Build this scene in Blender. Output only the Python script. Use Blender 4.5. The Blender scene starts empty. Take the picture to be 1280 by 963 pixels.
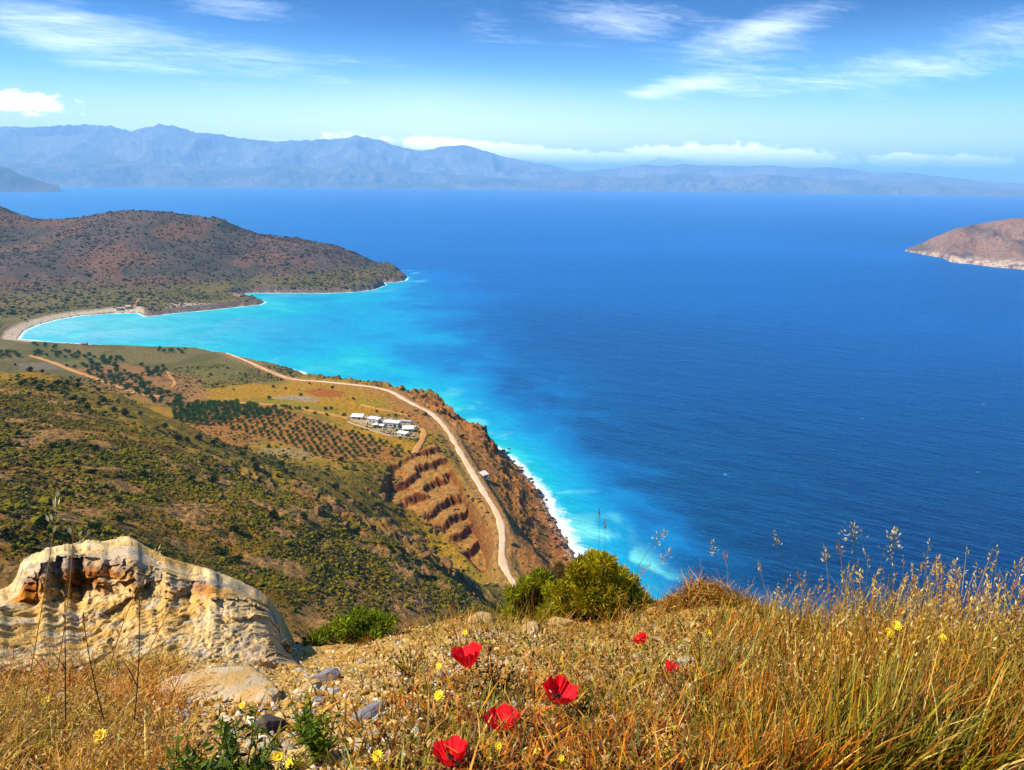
import bpy, math, random
import numpy as np
from mathutils import Vector, Matrix

sc = bpy.context.scene
COL = sc.collection
PI = math.pi
R = math.radians

# ------------------------------------------------------------------ camera
CAM_Z = 210.0                    # metres above the sea
PITCH, ROLL = R(16.73), R(0.58)
FPX = 853.33                     # focal length in pixels of a 1280 wide frame (24 mm)
right0 = np.array([1.0, 0, 0]); up0 = np.array([0, math.sin(PITCH), math.cos(PITCH)]); fwd = np.array([0, math.cos(PITCH), -math.sin(PITCH)])
camr = right0 * math.cos(ROLL) + up0 * math.sin(ROLL)
camu = up0 * math.cos(ROLL) - right0 * math.sin(ROLL)
CAM = np.array([0, 0, CAM_Z])
cam_data = bpy.data.cameras.new('camera'); cam = bpy.data.objects.new('camera', cam_data); COL.objects.link(cam)
cam_data.lens = 24; cam_data.sensor_width = 36; cam_data.clip_start = 0.05; cam_data.clip_end = 200000
m4 = Matrix.Identity(4)
for i in range(3):
    m4[i][0] = camr[i]; m4[i][1] = camu[i]; m4[i][2] = -fwd[i]; m4[i][3] = CAM[i]
cam.matrix_world = m4
sc.camera = cam

# ------------------------------------------------------------------ render settings, exposure
sc.render.engine = 'CYCLES'
sc.view_settings.view_transform = 'Standard'
sc.view_settings.look = 'None'
sc.view_settings.exposure = 0.95
sc.view_settings.gamma = 1.0
cy = sc.cycles
cy.use_denoising = True
try: cy.denoiser = 'OPENIMAGEDENOISE'
except Exception: pass
cy.max_bounces = 6; cy.diffuse_bounces = 2; cy.glossy_bounces = 2; cy.transmission_bounces = 2
cy.volume_bounces = 1; cy.transparent_max_bounces = 8
cy.sample_clamp_indirect = 4.0

# ------------------------------------------------------------------ sun and sky
SUN = Vector((-0.62, -0.10, 0.77)).normalized()
sun_elev = math.asin(SUN.z); sun_rot = math.atan2(SUN.x, SUN.y)
sl = bpy.data.lights.new('sun', 'SUN'); sl.energy = 4.7; sl.angle = R(0.53); sl.color = (1.0, 0.94, 0.84)
so = bpy.data.objects.new('sun', sl); COL.objects.link(so)
so.rotation_euler = SUN.to_track_quat('Z', 'Y').to_euler(); so.location = (0, 0, 5000)

world = bpy.data.worlds.new('World'); sc.world = world; world.use_nodes = True


class NT:
    """short node builder"""
    def __init__(s, tree): s.t = tree; tree.nodes.clear()
    def n(s, typ, ins=None, **props):
        nd = s.t.nodes.new('ShaderNode' + typ)
        for k, v in props.items(): setattr(nd, k, v)
        if ins:
            for k, v in ins.items():
                sock = nd.inputs[k]
                if isinstance(v, bpy.types.NodeSocket): s.t.links.new(v, sock)
                else: sock.default_value = v
        return nd
    def math(s, op, a, b=None, c=None, clamp=False):
        ins = {0: a}
        if b is not None: ins[1] = b
        if c is not None: ins[2] = c
        return s.n('Math', ins, operation=op, use_clamp=clamp).outputs[0]
    def mix(s, f, a, b, blend='MIX'):
        nd = s.t.nodes.new('ShaderNodeMix'); nd.data_type = 'RGBA'; nd.blend_type = blend
        for sock, v in ((nd.inputs[0], f), (nd.inputs[6], a), (nd.inputs[7], b)):
            if isinstance(v, bpy.types.NodeSocket): s.t.links.new(v, sock)
            elif isinstance(v, (int, float)): sock.default_value = v
            else: sock.default_value = tuple(v) + ((1,) if len(v) == 3 else ())
        return nd.outputs[2]
    def smooth(s, v, lo, hi):
        return s.n('MapRange', {0: v, 1: lo, 2: hi, 3: 0.0, 4: 1.0}, interpolation_type='SMOOTHSTEP').outputs[0]
    def noise(s, vec, scale, detail=4, rough=0.55, dist=0.0):
        return s.n('TexNoise', {'Vector': vec, 'Scale': scale, 'Detail': detail, 'Roughness': rough, 'Distortion': dist}).outputs[0]
    def link(s, a, b): s.t.links.new(a, b)


def pix_azel(px, py):
    a, b = (px - 640) / FPX, (481.5 - py) / FPX
    d = camr * a + camu * b + fwd; d /= np.linalg.norm(d)
    return math.atan2(d[0], d[1]), math.asin(d[2])


w = NT(world.node_tree)
wd = w.n('TexCoord').outputs['Generated']
wsc = w.n('VectorMath', {0: wd, 1: (1, 1, 2.6)}, operation='MULTIPLY').outputs[0]
wsc = w.n('VectorMath', {0: wsc, 1: (0, 0, 0.05)}, operation='ADD').outputs[0]
sky = w.n('TexSky', {'Vector': wsc}, sky_type='NISHITA', sun_disc=False, sun_elevation=sun_elev, sun_rotation=sun_rot, altitude=200, air_density=1.0, dust_density=0.5, ozone_density=3.0)
skyc = w.n('HueSaturation', {'Hue': 0.492, 'Saturation': 2.0, 'Value': 0.62, 'Color': sky.outputs[0]}).outputs[0]
sx = w.n('SeparateXYZ', {0: wd})
X, Y, Z = sx.outputs
AZ = w.math('ARCTAN2', X, Y); EL = w.math('ARCSINE', Z)
# cirrus lives on a high flat layer, so its streaks foreshorten towards the horizon
zz = w.math('MAXIMUM', w.math('ADD', Z, 0.06), 0.02)
cu = w.math('DIVIDE', X, zz); cv = w.math('DIVIDE', Y, zz)
cvec = w.n('CombineXYZ', {0: cu, 1: cv, 2: 0.0}).outputs[0]
rot = w.n('VectorRotate', {'Vector': cvec, 'Angle': R(-20)}, rotation_type='Z_AXIS').outputs[0]
rot = w.n('VectorMath', {0: rot, 1: (0.8, 1.6, 1)}, operation='MULTIPLY').outputs[0]
n1 = w.noise(rot, 1.1, 9, 0.62, 0.7)
n2 = w.noise(rot, 5.0, 10, 0.72, 0.9)
CIRRUS = [  # px, py, half width, half height, tilt (deg), strength
    (80, 45, 170, 20, 9, .42), (300, 68, 190, 13, 9, .50), (300, 8, 70, 12, 2, .6), (40, 25, 110, 16, 4, .32), (470, 80, 70, 8, 4, .25), (90, 65, 50, 12, 14, .3),
    (770, 28, 95, 24, 4, .72), (960, 34, 70, 15, -12, .72), (925, 70, 70, 20, -12, .35), (840, 110, 60, 9, -8, .6), (990, 100, 170, 18, -3, .3),
    (1250, 44, 110, 24, -10, .42), (1150, 90, 120, 12, 0, .25), (600, 40, 50, 20, 10, .3), (180, 75, 60, 14, 15, .2), (1190, 130, 140, 10, 2, .2)]
CUM = [(22, 127, 44, 11, 2, .85), (640, 188, 110, 8, 4, .95), (545, 182, 40, 8, 3, .7), (950, 197, 95, 11, 3, 1.2), (880, 192, 30, 7, 3, .6), (800, 192, 35, 8, 0, .5), (1130, 200, 20, 7, 0, 1.2), (1208, 203, 22, 7, 0, 1.3),
       (700, 196, 60, 6, 3, .6), (1270, 208, 20, 8, 0, .5), (360, 180, 60, 6, 2, .5), (430, 170, 30, 6, 2, .45)]


def blobs(lst):
    tot = None
    for (px, py, hw, hh, tilt, st) in lst:
        a0, e0 = pix_azel(px, py)
        wa, we = hw / FPX, hh / FPX
        da = w.math('SUBTRACT', AZ, a0); de = w.math('SUBTRACT', EL, e0)
        c_, s_ = math.cos(R(tilt)), math.sin(R(tilt))
        u = w.math('DIVIDE', w.math('SUBTRACT', w.math('MULTIPLY', da, c_), w.math('MULTIPLY', de, s_)), wa)
        v = w.math('DIVIDE', w.math('ADD', w.math('MULTIPLY', da, s_), w.math('MULTIPLY', de, c_)), we)
        q = w.math('ADD', w.math('MULTIPLY', u, u), w.math('MULTIPLY', v, v))
        g = w.math('MULTIPLY', w.math('EXPONENT', w.math('MULTIPLY', q, -0.9)), st)
        tot = g if tot is None else w.math('ADD', tot, g)
    return tot


skyc = w.mix(1.0, skyc, (0.06, 1.0, 1.36), 'MULTIPLY')
# pale, bright air low over the sea, brightest ahead and slightly left
glow = w.math('SUBTRACT', 1.0, w.smooth(w.math('ADD', EL, w.math('MULTIPLY', w.math('ABSOLUTE', w.math('ADD', AZ, 0.12)), 0.05)), R(1.0), R(8.8)))
glow = w.math('MULTIPLY', glow, w.math('ADD', 0.15, w.math('MULTIPLY', w.smooth(Y, -0.1, 0.75), 0.82)))
band = w.math('MULTIPLY', w.math('SUBTRACT', 1.0, w.smooth(EL, R(4.5), R(12.0))), w.math('ADD', 0.25, w.math('MULTIPLY', w.smooth(Y, -0.1, 0.75), 0.65)))
skyc = w.mix(band, skyc, (2.0, 5.2, 9.2))
skyc = w.mix(glow, skyc, (13.5, 13.6, 12.4))
cir = blobs(CIRRUS)
nn = w.math('ADD', w.math('MULTIPLY', n1, 0.55), w.math('MULTIPLY', n2, 0.45))
c1 = w.math('MULTIPLY', w.smooth(w.math('ADD', nn, w.math('MULTIPLY', cir, 0.46)), 0.58, 1.12), 0.85)
c1 = w.math('MULTIPLY', c1, w.smooth(EL, R(1.0), R(4.0)))
cs = w.n('CombineXYZ', {0: w.math('MULTIPLY', AZ, 1.0), 1: w.math('MULTIPLY', EL, 1.8), 2: 0.0}).outputs[0]
n3 = w.noise(cs, 48.0, 8, 0.68, 0.3)
c2 = w.smooth(w.math('ADD', n3, w.math('MULTIPLY', blobs(CUM), 0.62)), 0.68, .92)
cl = w.math('MAXIMUM', c1, c2)
cloudcol = w.mix(w.smooth(EL, R(2), R(9)), (25, 24, 22), (8.6, 9.3, 10.4))
final = w.mix(cl, skyc, cloudcol)
bg = w.n('Background', {'Color': final, 'Strength': 0.1})
wo = w.n('OutputWorld'); w.link(bg.outputs[0], wo.inputs[0])


# ------------------------------------------------------------------ helpers
G_ALB = 0.74                     # keeps the whole set of base colours at real-world reflectances


def srgb(r, g, b, k=0.8):
    k *= G_ALB
    f = lambda c: ((c / 255) / 12.92 if c <= 10 else (((c / 255) + 0.055) / 1.055) ** 2.4) * k
    c = np.array([f(r), f(g), f(b)]); lum = c @ [.3, .59, .11]
    return np.clip(lum + (c - lum) * 1.22, .004, .9)


def ray(px, py):
    px = np.asarray(px, float); py = np.asarray(py, float)
    d = camr * ((px - 640) / FPX)[..., None] + camu * ((481.5 - py) / FPX)[..., None] + fwd
    return d


def at_z(px, py, z):
    d = ray(px, py); t = (z - CAM_Z) / d[..., 2]
    return CAM + d * np.asarray(t)[..., None]


def at_r(px, py, r):
    d = ray(px, py); t = r / np.hypot(d[..., 0], d[..., 1])
    return CAM + d * np.asarray(t)[..., None]


def hash2(ix, iy, seed=0):
    with np.errstate(over='ignore'):
        h = (ix.astype(np.int64) * 374761393 + iy.astype(np.int64) * 668265263 + seed * 974634777) & 0xffffffff
        h = ((h ^ (h >> 13)) * 1274126177) & 0xffffffff
        h = h ^ (h >> 16)
    return (h & 0xffffff) / float(0xffffff)


def vnoise(x, y, seed=0):
    x = np.asarray(x, float); y = np.asarray(y, float)
    ix = np.floor(x); iy = np.floor(y); fx = x - ix; fy = y - iy
    fx = fx * fx * fx * (fx * (fx * 6 - 15) + 10); fy = fy * fy * fy * (fy * (fy * 6 - 15) + 10)
    ix = ix.astype(np.int64); iy = iy.astype(np.int64)
    a = hash2(ix, iy, seed); b = hash2(ix + 1, iy, seed); c = hash2(ix, iy + 1, seed); d = hash2(ix + 1, iy + 1, seed)
    return (a * (1 - fx) + b * fx) * (1 - fy) + (c * (1 - fx) + d * fx) * fy


def fbm(x, y, scale, octv=4, seed=0, rough=0.5):
    s = 0; amp = 1; tot = 0; f = 1.0 / scale
    for o in range(octv):
        ca, sa = math.cos(0.7 * o), math.sin(0.7 * o)
        s = s + amp * vnoise((x * ca - y * sa) * f, (x * sa + y * ca) * f, seed + o * 17); tot += amp; amp *= rough; f *= 2.03
    return s / tot


def ridged(x, y, scale, octv=4, seed=0):
    s = 0; amp = 1; tot = 0; f = 1.0 / scale
    for o in range(octv):
        ca, sa = math.cos(0.9 * o), math.sin(0.9 * o)
        s = s + amp * (1 - np.abs(2 * vnoise((x * ca - y * sa) * f, (x * sa + y * ca) * f, seed + o * 13) - 1)); tot += amp; amp *= 0.5; f *= 2.1
    return s / tot


def sstep(v, lo, hi):
    t = np.clip((v - lo) / (hi - lo), 0, 1)
    return t * t * (3 - 2 * t)


def facets(u, v, scale, seed, tilt=1.0):
    """angular broken-stone relief: every cell is a small tilted plane"""
    x = u / scale; y = v / scale; ix = np.floor(x).astype(np.int64); iy = np.floor(y).astype(np.int64)
    best = np.full(x.shape, 9.0); out = np.zeros(x.shape)
    for dx in (-1, 0, 1):
        for dy in (-1, 0, 1):
            a = hash2(ix + dx, iy + dy, seed); b = hash2(ix + dx, iy + dy, seed + 7)
            px_ = ix + dx + a; py_ = iy + dy + b; d = (x - px_) ** 2 + (y - py_) ** 2; m = d < best
            val = (hash2(ix + dx, iy + dy, seed + 3) - .5) + tilt * ((hash2(ix + dx, iy + dy, seed + 4) - .5) * (x - px_) + (hash2(ix + dx, iy + dy, seed + 5) - .5) * (y - py_)) * 2
            best = np.where(m, d, best); out = np.where(m, val, out)
    return out


def poly_dist(x, y, pts, closed=False, vals=None):
    """distance to a polyline, and per-vertex values at the nearest point"""
    P = np.asarray(pts, float); n = len(P)
    best = np.full(x.shape, 1e18); bv = None if vals is None else np.zeros(x.shape + (vals.shape[1],))
    for i in range(n if closed else n - 1):
        a = P[i]; b = P[(i + 1) % n]; dx, dy = b[0] - a[0], b[1] - a[1]
        L = dx * dx + dy * dy + 1e-12
        t = np.clip(((x - a[0]) * dx + (y - a[1]) * dy) / L, 0, 1)
        d2 = (x - a[0] - t * dx) ** 2 + (y - a[1] - t * dy) ** 2
        m = d2 < best
        best = np.where(m, d2, best)
        if vals is not None:
            va, vb = vals[i], vals[(i + 1) % n]
            vv = va[None, :] + t[m][:, None] * (vb - va)[None, :]
            bv[m] = vv
    return (np.sqrt(best), bv) if vals is not None else np.sqrt(best)


def inside(x, y, pts):
    P = np.asarray(pts, float); n = len(P); c = np.zeros(x.shape, bool)
    for i in range(n):
        x1, y1 = P[i][0], P[i][1]; x2, y2 = P[(i + 1) % n][0], P[(i + 1) % n][1]
        if y1 == y2: continue
        cond = ((y1 > y) != (y2 > y)) & (x < (x2 - x1) * (y - y1) / (y2 - y1) + x1)
        c ^= cond
    return c


def sd_poly(x, y, pts):
    d = poly_dist(x, y, pts, True)
    return np.where(inside(x, y, pts), d, -d)


def np_mesh(name, verts, faces, smooth=True, colors=None, attrs=None, mats=None, mat_idx=None):
    """faces: list of (k,n) int arrays with n = 3 or 4 (each array one size)"""
    me = bpy.data.meshes.new(name)
    verts = np.asarray(verts, np.float32)
    if not isinstance(faces, (list, tuple)): faces = [faces]
    faces = [f for f in faces if len(f)]
    nl = sum(f.size for f in faces); npol = sum(len(f) for f in faces)
    me.vertices.add(len(verts)); me.vertices.foreach_set('co', verts.ravel())
    me.loops.add(nl); me.loops.foreach_set('vertex_index', np.concatenate([f.ravel() for f in faces]).astype(np.int32))
    tot = np.concatenate([np.full(len(f), f.shape[1], np.int32) for f in faces])
    st = np.concatenate([[0], np.cumsum(tot)[:-1]]).astype(np.int32)
    me.polygons.add(npol); me.polygons.foreach_set('loop_start', st); me.polygons.foreach_set('loop_total', tot)
    me.polygons.foreach_set('use_smooth', np.full(npol, smooth, bool))
    if mat_idx is not None: me.polygons.foreach_set('material_index', np.asarray(mat_idx, np.int32))
    me.update(calc_edges=True)
    if colors is not None:
        a = me.color_attributes.new('albedo', 'FLOAT_COLOR', 'POINT')
        c4 = np.ones((len(verts), 4), np.float32); c4[:, :3] = colors
        a.data.foreach_set('color', c4.ravel())
    for k, v in (attrs or {}).items():
        a = me.attributes.new(k, 'FLOAT', 'POINT'); a.data.foreach_set('value', np.asarray(v, np.float32).ravel())
    for m in (mats or []): me.materials.append(m)
    return me


def link(name, me, parent=None, loc=None):
    o = bpy.data.objects.new(name, me); COL.objects.link(o)
    if parent is not None: o.parent = parent
    if loc is not None: o.location = loc
    return o


def tag(o, label=None, cat=None, group=None, kind=None):
    if label: o['label'] = label
    if cat: o['category'] = cat
    if group: o['group'] = group
    if kind: o['kind'] = kind
    return o


def grid_faces(nu, nv):
    i = np.arange(nu - 1)[:, None] * nv + np.arange(nv - 1)[None, :]
    return np.stack([i, i + 1, i + nv + 1, i + nv], -1).reshape(-1, 4)


def material(name):
    m = bpy.data.materials.new(name); m.use_nodes = True
    return m, NT(m.node_tree)


def finish(nt, col, rough=0.9, bump=None, bstr=0.3, bdist=0.1, spec=0.2, extra=None):
    ins = {'Base Color': col, 'Roughness': rough, 'Specular IOR Level': spec}
    if extra: ins.update(extra)
    b = nt.n('BsdfPrincipled', ins)
    if bump is not None:
        bn = nt.n('Bump', {'Height': bump, 'Strength': bstr, 'Distance': bdist}); nt.link(bn.outputs[0], b.inputs['Normal'])
    o = nt.n('OutputMaterial'); nt.link(b.outputs[0], o.inputs[0])
    return b


def mat_vcol(name, rough=0.85, var=0.25, vscale=8.0, spec=0.15, transl=0.0):
    """material whose colour is the mesh's own albedo with a little noise"""
    m, t = material(name)
    a = t.n('Attribute', attribute_name='albedo').outputs['Color']
    pos = t.n('NewGeometry').outputs['Position']
    f = t.math('ADD', t.math('MULTIPLY', t.noise(pos, vscale, 3), 2 * var), 1 - var)
    col = t.n('VectorMath', {0: a, 1: f}, operation='MULTIPLY'); t.link(f, col.inputs[1])
    b = finish(t, col.outputs[0], rough, spec=spec)
    if transl > 0:
        tr = t.n('BsdfTranslucent', {'Color': col.outputs[0]})
        mx = t.n('MixShader', {0: transl, 1: b.outputs[0], 2: tr.outputs[0]})
        out = [n for n in t.t.nodes if n.type == 'OUTPUT_MATERIAL'][0]
        t.link(mx.outputs[0], out.inputs[0])
    return m
# ================================================================== LAND: coast, heights
COAST_PX = [(1300, 1250, 0, 30), (1000, 950, 0, 40), (860, 830, 0, 40), (780, 760, 0, 35), (722, 702, 0, 26),
    (703, 668, 0, 26), (686, 640, 0, 26), (674, 615, 0, 28), (652, 590, 0, 26), (632, 571, 0, 22), (615, 560, 0, 14),
    (604, 556, 4, 8), (594, 545, 12, 6), (590, 529, 24, 5), (577, 519, 26, 5), (566, 517, 20, 5),
    (557, 517, 2, 6), (551, 511, 0, 8), (543, 503, 0, 10), (535, 496, 3, 10), (524, 490, 18, 5), (500, 486, 20, 6), (480, 480, 18, 8), (440, 474, 14, 10), (390, 469, 5, 15),
    (375, 462, 3, 15), (330, 451, 4, 12), (290, 442, 3, 12), (250, 435, 2, 12), (200, 433, 2, 12), (130, 431, 1.5, 12), (60, 427, 1, 15), (22, 424, 0, 26),
    (30, 414, 0, 26), (45, 407, 0, 26), (70, 400, 0, 26), (100, 395, 0, 26), (140, 392, 0, 24), (174, 391.5, 0, 15), (181, 395.5, 0, 6), (192, 395, 0, 6), (215, 392, 0, 10),
    (260, 388, 0, 10), (300, 383.5, 0, 8), (325, 381, 0, 8), (331, 378, 0, 8), (322, 374.5, 0, 8), (304, 371, 0, 10), (299, 368, 0, 15), (315, 366.3, 0, 12),
    (345, 366.5, 0, 10), (400, 366.8, 0, 10), (440, 365.5, 0, 8), (468, 362, 0, 8), (482, 356.5, 0, 8), (478, 353.5, 0, 8), (494, 353, 0, 6), (506, 351, 0, 6), (509, 347, 0, 6), (500, 342, 0, 8), (482, 337, 0, 10)]
cp = np.array([at_z(a, b, z)[:2] for a, b, z, _ in COAST_PX])
cw = np.array([[q[3]] for q in COAST_PX], float)
_back = np.array([at_z(a, b, 0)[:2] for a, b in [(470, 340), (450, 333.5), (430, 327), (400, 317), (365, 309), (330, 304), (300, 296), (270, 284), (230, 279)]])
cp = np.vstack([cp, _back, [[-1500, 2700], [-4500, 2700], [-4500, -400], [600, -400]]])
cw = np.vstack([cw, [[30]] * 9, [[40]] * 4])
COAST = cp

ROAD_PX = [(283, 441.5, 6), (305, 450, 8), (330, 461, 11), (352, 470, 14), (372, 475, 17), (400, 477, 20), (440, 481, 25), (468, 484.5, 28), (489, 490, 30), (505, 499, 32), (520, 507, 33), (536, 515, 33.5),
    (549, 526, 33.5), (561, 541, 33), (571, 558, 32.5), (582, 577, 32), (594, 597, 31), (607, 619, 30), (619, 638, 29.5), (626, 655, 29), (628, 675, 28), (627.5, 695, 27), (632, 712, 26.5), (642, 729, 26), (652, 742, 25)]
road3 = np.array([at_z(a, b, z) for a, b, z in ROAD_PX])


def smooth_line(P, n=6):
    """Catmull-Rom"""
    P = np.asarray(P, float); out = []
    Q = np.vstack([2 * P[0] - P[1], P, 2 * P[-1] - P[-2]])
    for i in range(1, len(Q) - 2):
        for k in range(n):
            t = k / n
            out.append(0.5 * (2 * Q[i] + (Q[i + 1] - Q[i - 1]) * t + (2 * Q[i - 1] - 5 * Q[i] + 4 * Q[i + 1] - Q[i + 2]) * t * t + (3 * Q[i] - Q[i - 1] - 3 * Q[i + 1] + Q[i + 2]) * t ** 3))
    out.append(P[-1])
    return np.array(out)


ROAD = smooth_line(road3, 8)

CZ = [(60, 432, 4), (130, 436, 5), (200, 440, 6), (100, 450, 8), (20, 440, 6), (150, 462, 12), (200, 475, 17), (250, 470, 15), (250, 500, 25), (300, 480, 19), (300, 500, 25), (350, 490, 24),
      (400, 490, 28), (400, 510, 33), (450, 520, 35), (500, 530, 36), (515, 548, 36), (300, 525, 35), (220, 518, 34), (380, 545, 39), (440, 560, 40), (490, 570, 39), (505, 574, 38),
      (300, 455, 10), (360, 462, 9), (440, 476, 20), (500, 489, 26), (520, 494, 26), (540, 507, 30), (575, 522, 29), (585, 540, 29), (575, 535, 31), (590, 565, 27),
      (200, 545, 46), (300, 565, 50), (400, 585, 47), (450, 592, 43), (430, 610, 50),
      (470, 604, 37), (515, 640, 24), (560, 675, 15), (600, 715, 12), (625, 740, 12), (610, 690, 20),
      (640, 655, 20), (660, 680, 14), (640, 700, 24), (630, 620, 18), (605, 580, 24), (655, 620, 14), (690, 700, 12), (670, 735, 20),
      (0, 400, 6), (0, 412, 6), (20, 420, 4), (60, 395, 6), (0, 385, 10), (100, 380, 9), (150, 378, 9), (200, 374, 9), (250, 369, 10), (225, 372, 10), (275, 368, 9), (250, 380, 8), (290, 376, 7), (330, 362, 8), (420, 361, 9), (465, 355, 10), (490, 348, 9), (500, 348, 7)]
CR = [(0, 490, 400), (80, 500, 375), (130, 518, 335), (200, 556, 285), (280, 590, 258), (360, 617, 240), (0, 472, 500), (80, 480, 470), (150, 500, 430), (220, 530, 390), (300, 575, 330), (380, 600, 300),
      (0, 560, 250), (0, 640, 165), (0, 700, 125), (150, 600, 215), (150, 680, 150), (280, 640, 200), (280, 720, 152), (400, 660, 205), (400, 740, 158), (400, 800, 125), (480, 680, 222), (480, 740, 175), (500, 790, 145),
      (560, 735, 205), (590, 760, 195), (530, 690, 240), (-150, 520, 300), (-150, 640, 150),
      (0, 262, 2200), (30, 272, 2120), (60, 275, 2000), (150, 269, 1860), (200, 268, 1810), (250, 274, 1790), (275, 278, 1770), (300, 291, 1730), (330, 300, 1700), (365, 304, 1680),
      (400, 311, 1640), (430, 322, 1600), (455, 331, 1570), (470, 337, 1545), (0, 330, 1620), (100, 325, 1570), (200, 325, 1530), (260, 330, 1510), (300, 335, 1500), (400, 340, 1490), (350, 325, 1540), (440, 345, 1470),
      (100, 297, 1700), (200, 297, 1660), (300, 312, 1610), (50, 300, 1850), (-200, 270, 2250), (-200, 330, 1700), (-200, 380, 1350)]
pts = [at_z(*q) for q in CZ] + [at_r(*q) for q in CR] + [p for p in road3[::1]]
for i, q in enumerate(CR):
    if 250 < q[1] < 345 and q[2] > 1535 and q[1] != 297 and q[1] != 312 and q[1] < 315 or q[0] in (430, 455, 470): pts.append(np.array([*(at_r(*q)[:2] * (1 + 350 / q[2])), at_r(*q)[2] * 0.3 if q[0] > 250 else at_r(*q)[2] * 0.7]))
for az, rr, zz_ in [(-70, 30, 178), (-40, 30, 174), (-15, 30, 172), (10, 30, 170), (35, 30, 168), (60, 30, 176), (-70, 80, 158), (-45, 75, 146), (-20, 75, 142), (0, 75, 136), (0, 120, 108), (15, 100, 100), (15, 180, 45), (30, 80, 115), (30, 140, 40),
                    (45, 100, 60), (8, 230, 35), (-75, 200, 150), (-65, 400, 110), (-65, 800, 50), (0, 5, 202), (-120, 60, 230), (120, 60, 215), (180, 60, 240), (-5, 160, 88), (5, 180, 68), (0, 215, 50)]:
    pts.append(np.array([rr * math.sin(R(az)), rr * math.cos(R(az)), zz_]))
pts = np.array(pts)
_s = 500.0


def _k(r2): return 0.5 * r2 * np.log(r2 + 1e-12)


_A = pts[:, :2] / _s
_n = len(_A)
_K = _k(((_A[:, None] - _A[None]) ** 2).sum(-1)) + np.eye(_n) * 2e-4
_P = np.hstack([np.ones((_n, 1)), _A])
_M = np.block([[_K, _P], [_P.T, np.zeros((3, 3))]])
_sol = np.linalg.solve(_M, np.concatenate([pts[:, 2], np.zeros(3)]))


def tps(x, y):
    out = np.empty(x.shape); xf, yf, of = x.ravel() / _s, y.ravel() / _s, out.ravel()
    for i in range(0, len(xf), 100000):
        a, b = xf[i:i + 100000], yf[i:i + 100000]
        k = _k((a[:, None] - _A[None, :, 0]) ** 2 + (b[:, None] - _A[None, :, 1]) ** 2)
        of[i:i + 100000] = k @ _sol[:_n] + _sol[_n] + _sol[_n + 1] * a + _sol[_n + 2] * b
    return of.reshape(x.shape)


PIT = np.array([at_z(a, b, z)[:2] for a, b, z in [(488, 584, 37), (520, 570, 36.5), (545, 560, 35), (561, 582, 32), (586, 620, 30), (611, 655, 28), (620, 690, 24), (612, 716, 16), (585, 700, 12), (555, 676, 12), (515, 650, 18), (478, 618, 34)]])
PA = at_z(520, 572, 37)[:2]; PB = at_z(610, 694, 14)[:2]
PU = (PB - PA) / np.linalg.norm(PB - PA); PL = np.linalg.norm(PB - PA)


def height(x, y, detail=True):
    x = np.asarray(x, float); y = np.asarray(y, float); shp = x.shape; x = x.ravel(); y = y.ravel()
    h = tps(x, y)
    r = np.hypot(x, y)
    sd, wv = poly_dist(x, y, COAST, True, cw)
    ins = inside(x, y, COAST)
    rd, rz = poly_dist(x, y, ROAD[:, :2], False, ROAD[:, 2:3])
    if detail:
        # broad relief, gullies and rocky ribs on the mountainsides
        hillm = sstep(h, 38, 75) * sstep(r, 60, 130) * (1 - sstep(r, 800, 1000))
        h = h + hillm * (fbm(x, y, 60, 4, 3) - 0.5) * 10
        far = sstep(r, 950, 1150) * sstep(h, 8, 30)
        h = h + far * ((fbm(x, y, 200, 5, 8) - 0.5) * 14 + (ridged(x * 1.0 + y * .3, y, 130, 5, 21) - 0.6) * 19)
        # the rocky rib running down to the gully
        gd, _v = poly_dist(x, y, RIB, False, np.zeros((len(RIB), 1)))
        rm = np.exp(-(gd / 26.0) ** 2) * sstep(r, 150, 190)
        u = x * 0.55 - y * 0.83; v = x * 0.83 + y * 0.55
        rid = ridged(u * 0.45, v, 17, 3, 5)
        h = h + rm * (rid - 0.55) * 17 + rm * (ridged(x, y, 7, 3, 6) - .6) * 4
    # quarry like benches beside the road
    pm = sstep(sd_poly(x, y, PIT), -2.5, 3.5)
    s = ((x - PA[0]) * PU[0] + (y - PA[1]) * PU[1]) / PL
    lat = (x - PA[0]) * -PU[1] + (y - PA[1]) * PU[0]
    s = s + 0.0035 * lat + (vnoise(x / 16, y / 16, 77) - .5) * 0.16 + (vnoise(x / 6, y / 6, 79) - .5) * 0.05 + (vnoise(lat / 1.6, s * 2, 78) - .5) * 0.035
    k = s * 6.3; kf = np.floor(k); fr = k - kf
    st = (kf + 0.12 * np.clip(fr / 0.66, 0, 1) + 0.88 * sstep(fr, 0.66, 0.93)) / 6.3
    pit_z = 37 - 29 * np.clip(st, -0.15, 1.05) - 5.0 * sstep(lat, -4, -26) + (fbm(x, y, 5, 3, 12) - .5) * 1.6
    h = h * (1 - pm) + pit_z * pm
    # road bench
    rb = 1 - sstep(rd, 3.2, 9.0)
    h = h * (1 - rb) + rz[:, 0] * rb
    if detail:
        near = 1 - sstep(r, 600, 900)
        h = h + near * (1 - rb) * (fbm(x, y, 9, 4, 31) - 0.5) * (0.8 + 2.2 * sstep(h, 45, 80))
        ck = (1 - sstep(sd, 15, 45)) * near * (1 - rb)
        h = h + ck * ((ridged(x, y, 12, 5, 41) - 0.6) * 10 + (fbm(x, y, 4, 4, 43) - .5) * 4) * sstep(h, 4, 14)
    h = np.maximum(h, 1.2)
    wl = wv[:, 0] * (0.75 + 0.5 * vnoise(x / 14, y / 14, 55))
    dd = sd + (vnoise(x / 6, y / 6, 56) - .5) * np.minimum(4, sd)
    t = np.clip(dd / wl, 0, 1)
    prof = t ** 0.8
    zl = 0.05 + (h - 0.05) * prof
    z = np.where(ins, zl, -0.4 - 0.35 * np.minimum(sd, 60))
    return z.reshape(shp)


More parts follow.
